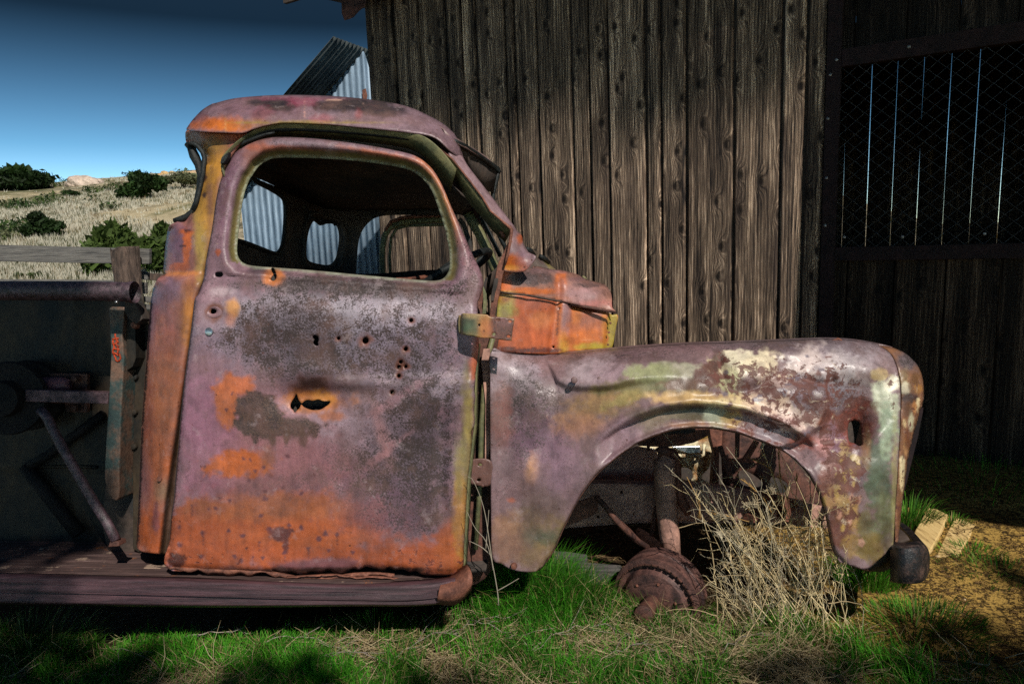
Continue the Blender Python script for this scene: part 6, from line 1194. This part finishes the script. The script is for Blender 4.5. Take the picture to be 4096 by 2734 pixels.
# tall dry weeds growing in the wheel arch
def weeds():
    r = np.random.default_rng(90); G = []; GC = []; H = []
    def stem(P, r0, r1, colr, k=5): V, F = tube_geo(P, np.linspace(r0, r1, len(P)), k, False); G.append((V, F)); GC.append(np.tile(colr, (len(V), 1)))
    for i in range(200):
        bx_ = r.normal(3110, 185); by_ = r.uniform(2440, 2590); base = QG(bx_, by_); base[2] = gz(np.array([base[0]]), np.array([base[1]]))[0]-.01
        h = r.uniform(.16, .56)*(1.0 if r.uniform() < .75 else 1.25); dx = h*r.normal(-.36, .40); dy = h*r.normal(0, .3)
        cv = r.normal(0, .25); n = 7; t = np.linspace(0, 1, n)[:, None]
        cvv = np.array([cv*.5*h, r.normal(0, .1)*h, .06*h]); P = base+np.array([dx, dy, h])*t+cvv*np.sin(t*math.pi)+r.normal(0, .0028, (n, 3))
        X_, Y_ = proj(P)
        if ((X_ < 2850) & (Y_ > 2080)).any() or (X_ > 3470).any(): continue
        colr = (lin(246, 222, 172)*r.uniform(.7, 1.15) if r.uniform() < .8 else lin(206, 192, 164)*r.uniform(.6, 1.1)); stem(P, r.uniform(.0008, .0017), .0006, colr, 4)
        if r.uniform() < .35:       # feathery seed head
            for q in range(16):
                f = .62+.38*r.uniform(); p0 = base+np.array([dx, dy, h])*f+cvv*math.sin(f*math.pi); d = r.normal(0, 1, 3); d[2] = abs(d[2])+.8; d = d/np.linalg.norm(d)*r.uniform(.008, .022)
                stem([p0, p0+d], .0010, .0004, colr*1.05, 3)
        elif r.uniform() < .75:
            for q in range(r.integers(3, 9)):
                f = r.uniform(.3, .95); p0 = base+np.array([dx, dy, h])*f+cvv*math.sin(f*math.pi); d = r.normal(0, .55, 3)+np.array([dx, dy, h])/h; d = d/np.linalg.norm(d)*r.uniform(.03, .11); stem([p0, p0+d*.4+r.normal(0, .004, 3), p0+d*.75+r.normal(0, .006, 3), p0+d+[0, 0, -.008]], .0009, .0004, colr, 3)
    # woody traced stems (x,y,t) with side branches
    for s_, t0, r0 in (("1365,1400 1350,1150 1330,960 1290,790 1235,640 1232,560", .10, .0042), ("1575,1370 1600,1150 1630,950 1635,690", .12, .0042), ("1500,1560 1620,1350 1700,1150 1800,960 1850,880", -.02, .0040), ("1360,1105 1450,1095 1600,1110", .05, .0025), ("1620,1230 1740,1170 1860,1140", .05, .0024), ("1360,1350 1290,1330 1180,1300 1040,1320", .0, .0024), ("1380,1060 1500,980 1640,900 1720,888", .06, .0026), ("1120,800 1220,770 1300,760", .1, .0026), ("1640,870 1700,800 1780,745 1900,745 2040,745", .08, .0030), ("2060,1270 2160,1260 2260,1275", -.05, .0024), ("2060,740 1960,770 1900,765", .08, .002), ("1500,880 1600,905 1720,885", .04, .0022), ("2000,1140 2070,1050", -.02, .0022), ("1350,1130 1300,1150 1230,1220", .03, .0022), ("1920,1130 1990,1080 2070,1048", .0, .002)):
        A = resample(c(7, s_), 26, False, True); n = len(A); P = Qa(A[:, 0], A[:, 1], np.full(n, t0)); P = P+r.normal(0, .0015, P.shape); stem(P, r0*.62, r0*.30, lin(186, 162, 124)*r.uniform(.7, 1.1), 5)
        for k in sorted(r.choice(np.arange(2, n), max(1, n//6), replace=False)):
            d = r.normal(0, 1, 3); d[1] *= .5; d /= np.linalg.norm(d); L = r.uniform(.015, .05); stem([P[k], P[k]+d*L*.6, P[k]+d*L+[0, 0, .006]], .0009, .0005, lin(196, 176, 146), 4)
    # curly silver seed heads
    for x, y in c(7, "1400,840 1480,830 1900,830 1840,800 1590,640 1560,660 1760,930 2150,1000 1440,850 1380,835 1960,900 1700,560 1380,720"):
        p = Q(x, y, .06)
        for q in range(18):
            d = r.normal(0, 1, 3); d /= np.linalg.norm(d); L = r.uniform(.008, .018); e = p+d*L*np.array([1.8, 1, 1]); stem([p+r.normal(0, .007, 3), p+d*L*.5+r.normal(0, .003, 3), e, e+r.normal(0, .005, 3)], .0010, .0006, lin(196, 180, 150) if x < 3150 else lin(206, 180, 130), 3)
    # bearded grasses standing tall on the right
    for s_, t0 in (("1790,740 1775,600 1755,480 1745,330", .12), ("1800,700 1740,560 1700,440 1600,375", .14), ("1700,700 1640,600 1540,515", .1), ("1820,760 1800,620 1790,560", .1), ("1905,800 1908,700 1905,640", .08), ("1850,640 1858,560 1858,490", .12), ("1560,760 1450,730 1370,715", .08), ("1170,480 1210,560 1240,620 1250,700", .1)):
        A = resample(c(7, s_), 18, False, True); n = len(A); P = Qa(A[:, 0], A[:, 1], np.full(n, t0)); cc_ = lin(176, 138, 84); stem(P, .0013, .0007, cc_, 4)
        for k in range(int(n*.55), n):
            for q in range(5):
                d = (P[min(k+1, n-1)]-P[k-1]); d /= np.linalg.norm(d)+1e-9; d = d+r.normal(0, .18, 3); p0 = P[k]+(P[min(k+1, n-1)]-P[k])*r.uniform(); stem([p0, p0+d*r.uniform(.008, .026)], .0014, .0004, cc_*r.uniform(.8, 1.2), 3)
    V, F = merge(G); return np.array(V), F, np.vstack(GC)
V, F, C_ = weeds(); p0 = QG(3050, 2480); o = mk('dry_weeds', V-p0, F, M_STRAW, None, True, C_); o.location = tuple(p0); tag(o, 'tall tangle of dead bleached weeds standing in the empty wheel arch', 'weeds')
# dead stalk in the gap by the lower hinge
G = []
for s_, t0 in (("1802,1470 1796,1400 1770,1260 1740,1160 1690,1100 1650,1020", -.05), ("1775,1300 1760,1180 1730,1000 1680,870 1652,850", -.03), ("1765,1230 1720,1190 1660,1160", -.04), ("1740,1200 1750,1080 1755,1010", -.02), ("1796,1400 1850,1370 1900,1340", -.05)):
    A = resample(c(2, s_), 20, False, True); P = Qa(A[:, 0], A[:, 1], np.full(len(A), t0)); G.append(tube_geo(P, np.linspace(.0018, .0008, len(A)), 5))
V, F = merge(G); V = np.array(V); p0 = QG(2000, 2440); o = mk('dead_stalk', V-p0, F, M_TWIG, None, True, np.tile(lin(150, 140, 124), (len(V), 1))); o.location = tuple(p0); tag(o, 'thin dead stalk rising in the gap between door and fender', 'stalk')
# a few stones
for i, (a, b, rr, lb) in enumerate(((8, (1136, 808), 14, 'small white stone just below the half buried plank'), (8, (1300, 1072), 8, 'tiny pale pebble on the sand right of the grass patch'), (2, (1850, 1440), 34, 'tan rock showing through the grass beside the dead stalk'), (7, (0, 1230), 44, 'tan rock at the foot of the fender in the tall grass'))):
    p = QG(*c(a, "%d,%d" % b)[0], .0); R = rr*CR[a][2]/FPX*2.4; bm = bmesh.new(); bmesh.ops.create_icosphere(bm, subdivisions=3, radius=R)
    for v in bm.verts: v.co *= 1+.35*(vnoise(np.array([v.co.x/R*2+9]), np.array([v.co.z/R*2+v.co.y/R+9]), i)[0]-.5); v.co.z *= .6
    me = bpy.data.meshes.new('stone'); bm.to_mesh(me); bm.free(); o = bpy.data.objects.new('stone', me); COL.objects.link(o); me.materials.append(simple('stone%d' % i, lin(150, 120, 84), lin(214, 190, 150), 30, .9)); o.location = (p[0], p[1], .01); tag(o, lb, 'stone')

# ---- added unseen tree: leaf lobes set towards the sun to darken box and near ground
near_shade = empty('hill_or_shade_tree', (-1.2, -5.0, 0), 'shade tree added out of view behind the camera, darkening the truck box and near ground', 'tree')
r = np.random.default_rng(140); LO = []
def tgt(p, k, rad, n): LO.append((np.array(p)+SUN*k*1.5, rad, n*2))
tgt(Q(-120, 1400, .2), 5.6, .42, 420); tgt(Q(-60, 2000, .2), 5.6, .40, 380); tgt(Q(60, 1150, .1), 5.6, .30, 200); tgt(Q(240, 1250, .3), 5.4, .20, 70); tgt(Q(330, 2000, .3), 5.4, .22, 60); tgt(Q(150, 1700, .3), 5.4, .25, 130)
tgt(QG(-100, 2750), 5.8, .34, 260); tgt(QG(400, 2850), 5.8, .28, 160); tgt(QG(1000, 2900), 5.8, .25, 110); tgt(QG(1700, 2950), 5.8, .25, 90)
tgt(QG(4150, 2780), 5.8, .34, 240); tgt(QG(3500, 2950), 5.8, .3, 140); tgt(QG(4350, 2400), 5.8, .26, 100)
for x, y, rd, n in () and ((1700, 60, .55, 420), (2200, 60, .55, 420), (2700, 60, .55, 420), (3150, 80, .45, 300)): tgt(wall_hit(x, y), 8.2, rd, n)
V = []; C = []; G = []
tr0 = np.array([-1.2, -5.0, 0]); hub = np.array([-.4, -5.4, 6.4]); G.append(tube_geo([tr0, tr0+[.1, .2, 1.6], tr0+[.3, .2, 4.2], hub], [.34, .26, .22, .18], 14))
for (cc0, rad, n) in LO:
    d = r.normal(size=(n, 3)); d /= np.linalg.norm(d, axis=1)[:, None]; cp = cc0+d*rad*(r.uniform(0, 1, (n, 1))**.45)*np.array([1, 1, .8]); lf = .030
    a = r.normal(size=(n, 3))*lf; b = r.normal(size=(n, 3))*lf; V.append(np.stack([cp-a, cp+b, cp+a, cp-b*.6], 1).reshape(-1, 3)); C.append(np.repeat(DG[None]*r.uniform(.6, 1.3, (n, 1)), 4, 0))
    md = (hub+cc0)/2+r.normal(0, .15, 3)+np.array([0, 0, .3]); G.append(tube_geo(resample([hub-[0, 0, r.uniform(0, .8)], md, cc0], .5, False, True), np.linspace(.10, .012, len(resample([hub-[0, 0, .4], md, cc0], .5, False, True)))[:1].repeat(1) if False else .009, 6))
V = np.vstack(V); mk('crown', V, np.arange(len(V)).reshape(-1, 4), M_LEAF, near_shade, False, np.vstack(C)); V, F = merge(G); mk('trunk', V, F, M_BARK, near_shade)

# ---- added tall tree, unseen: leaves placed sunward of the wall to fade its top dark
far_shade = empty('added_tall_shade_tree', (19.0, -16.0, 0), 'tall shade tree added far behind the camera, out of view, darkening the barn wall top', 'tree')
V = []; C = []; r = np.random.default_rng(150); n = 1500
s_ = r.uniform(sc_-.5, s_mid+1.2, n); z_ = 3.5-1.75*r.uniform(0, 1, n)**.5*r.uniform(0, 1, n)**.6
for a, z in zip(s_, z_):
    cp = WP(a, z)+SUN*(24+r.normal(0, 1.0)); lf = .065; q = r.normal(size=(2, 3))*lf; V.append(np.stack([cp-q[0], cp+q[1], cp+q[0], cp-q[1]*.6])); C.append(np.repeat(DG[None]*r.uniform(.6, 1.3), 4, 0))
V = np.vstack(V); cen = V.mean(0); mk('crown', V, np.arange(len(V)).reshape(-1, 4), M_LEAF, far_shade, False, np.vstack(C))
top_ = np.array([18.0, -16.5, 23.5]); G = [tube_geo([np.array([19.0, -16.0, 0]), np.array([19.1, -16.2, 9]), np.array([18.7, -16.3, 17]), top_], [.6, .5, .35, .2], 12)]
for q in range(7):
    e = V[np.argsort(V[:, 2])[-1-int(r.integers(400))]]; G.append(tube_geo([top_, (top_+e)/2+[0, 0, 1.5], e], [.05, .03, .012], 6))
V, F = merge(G); mk('trunk', V, F, M_BARK, far_shade)
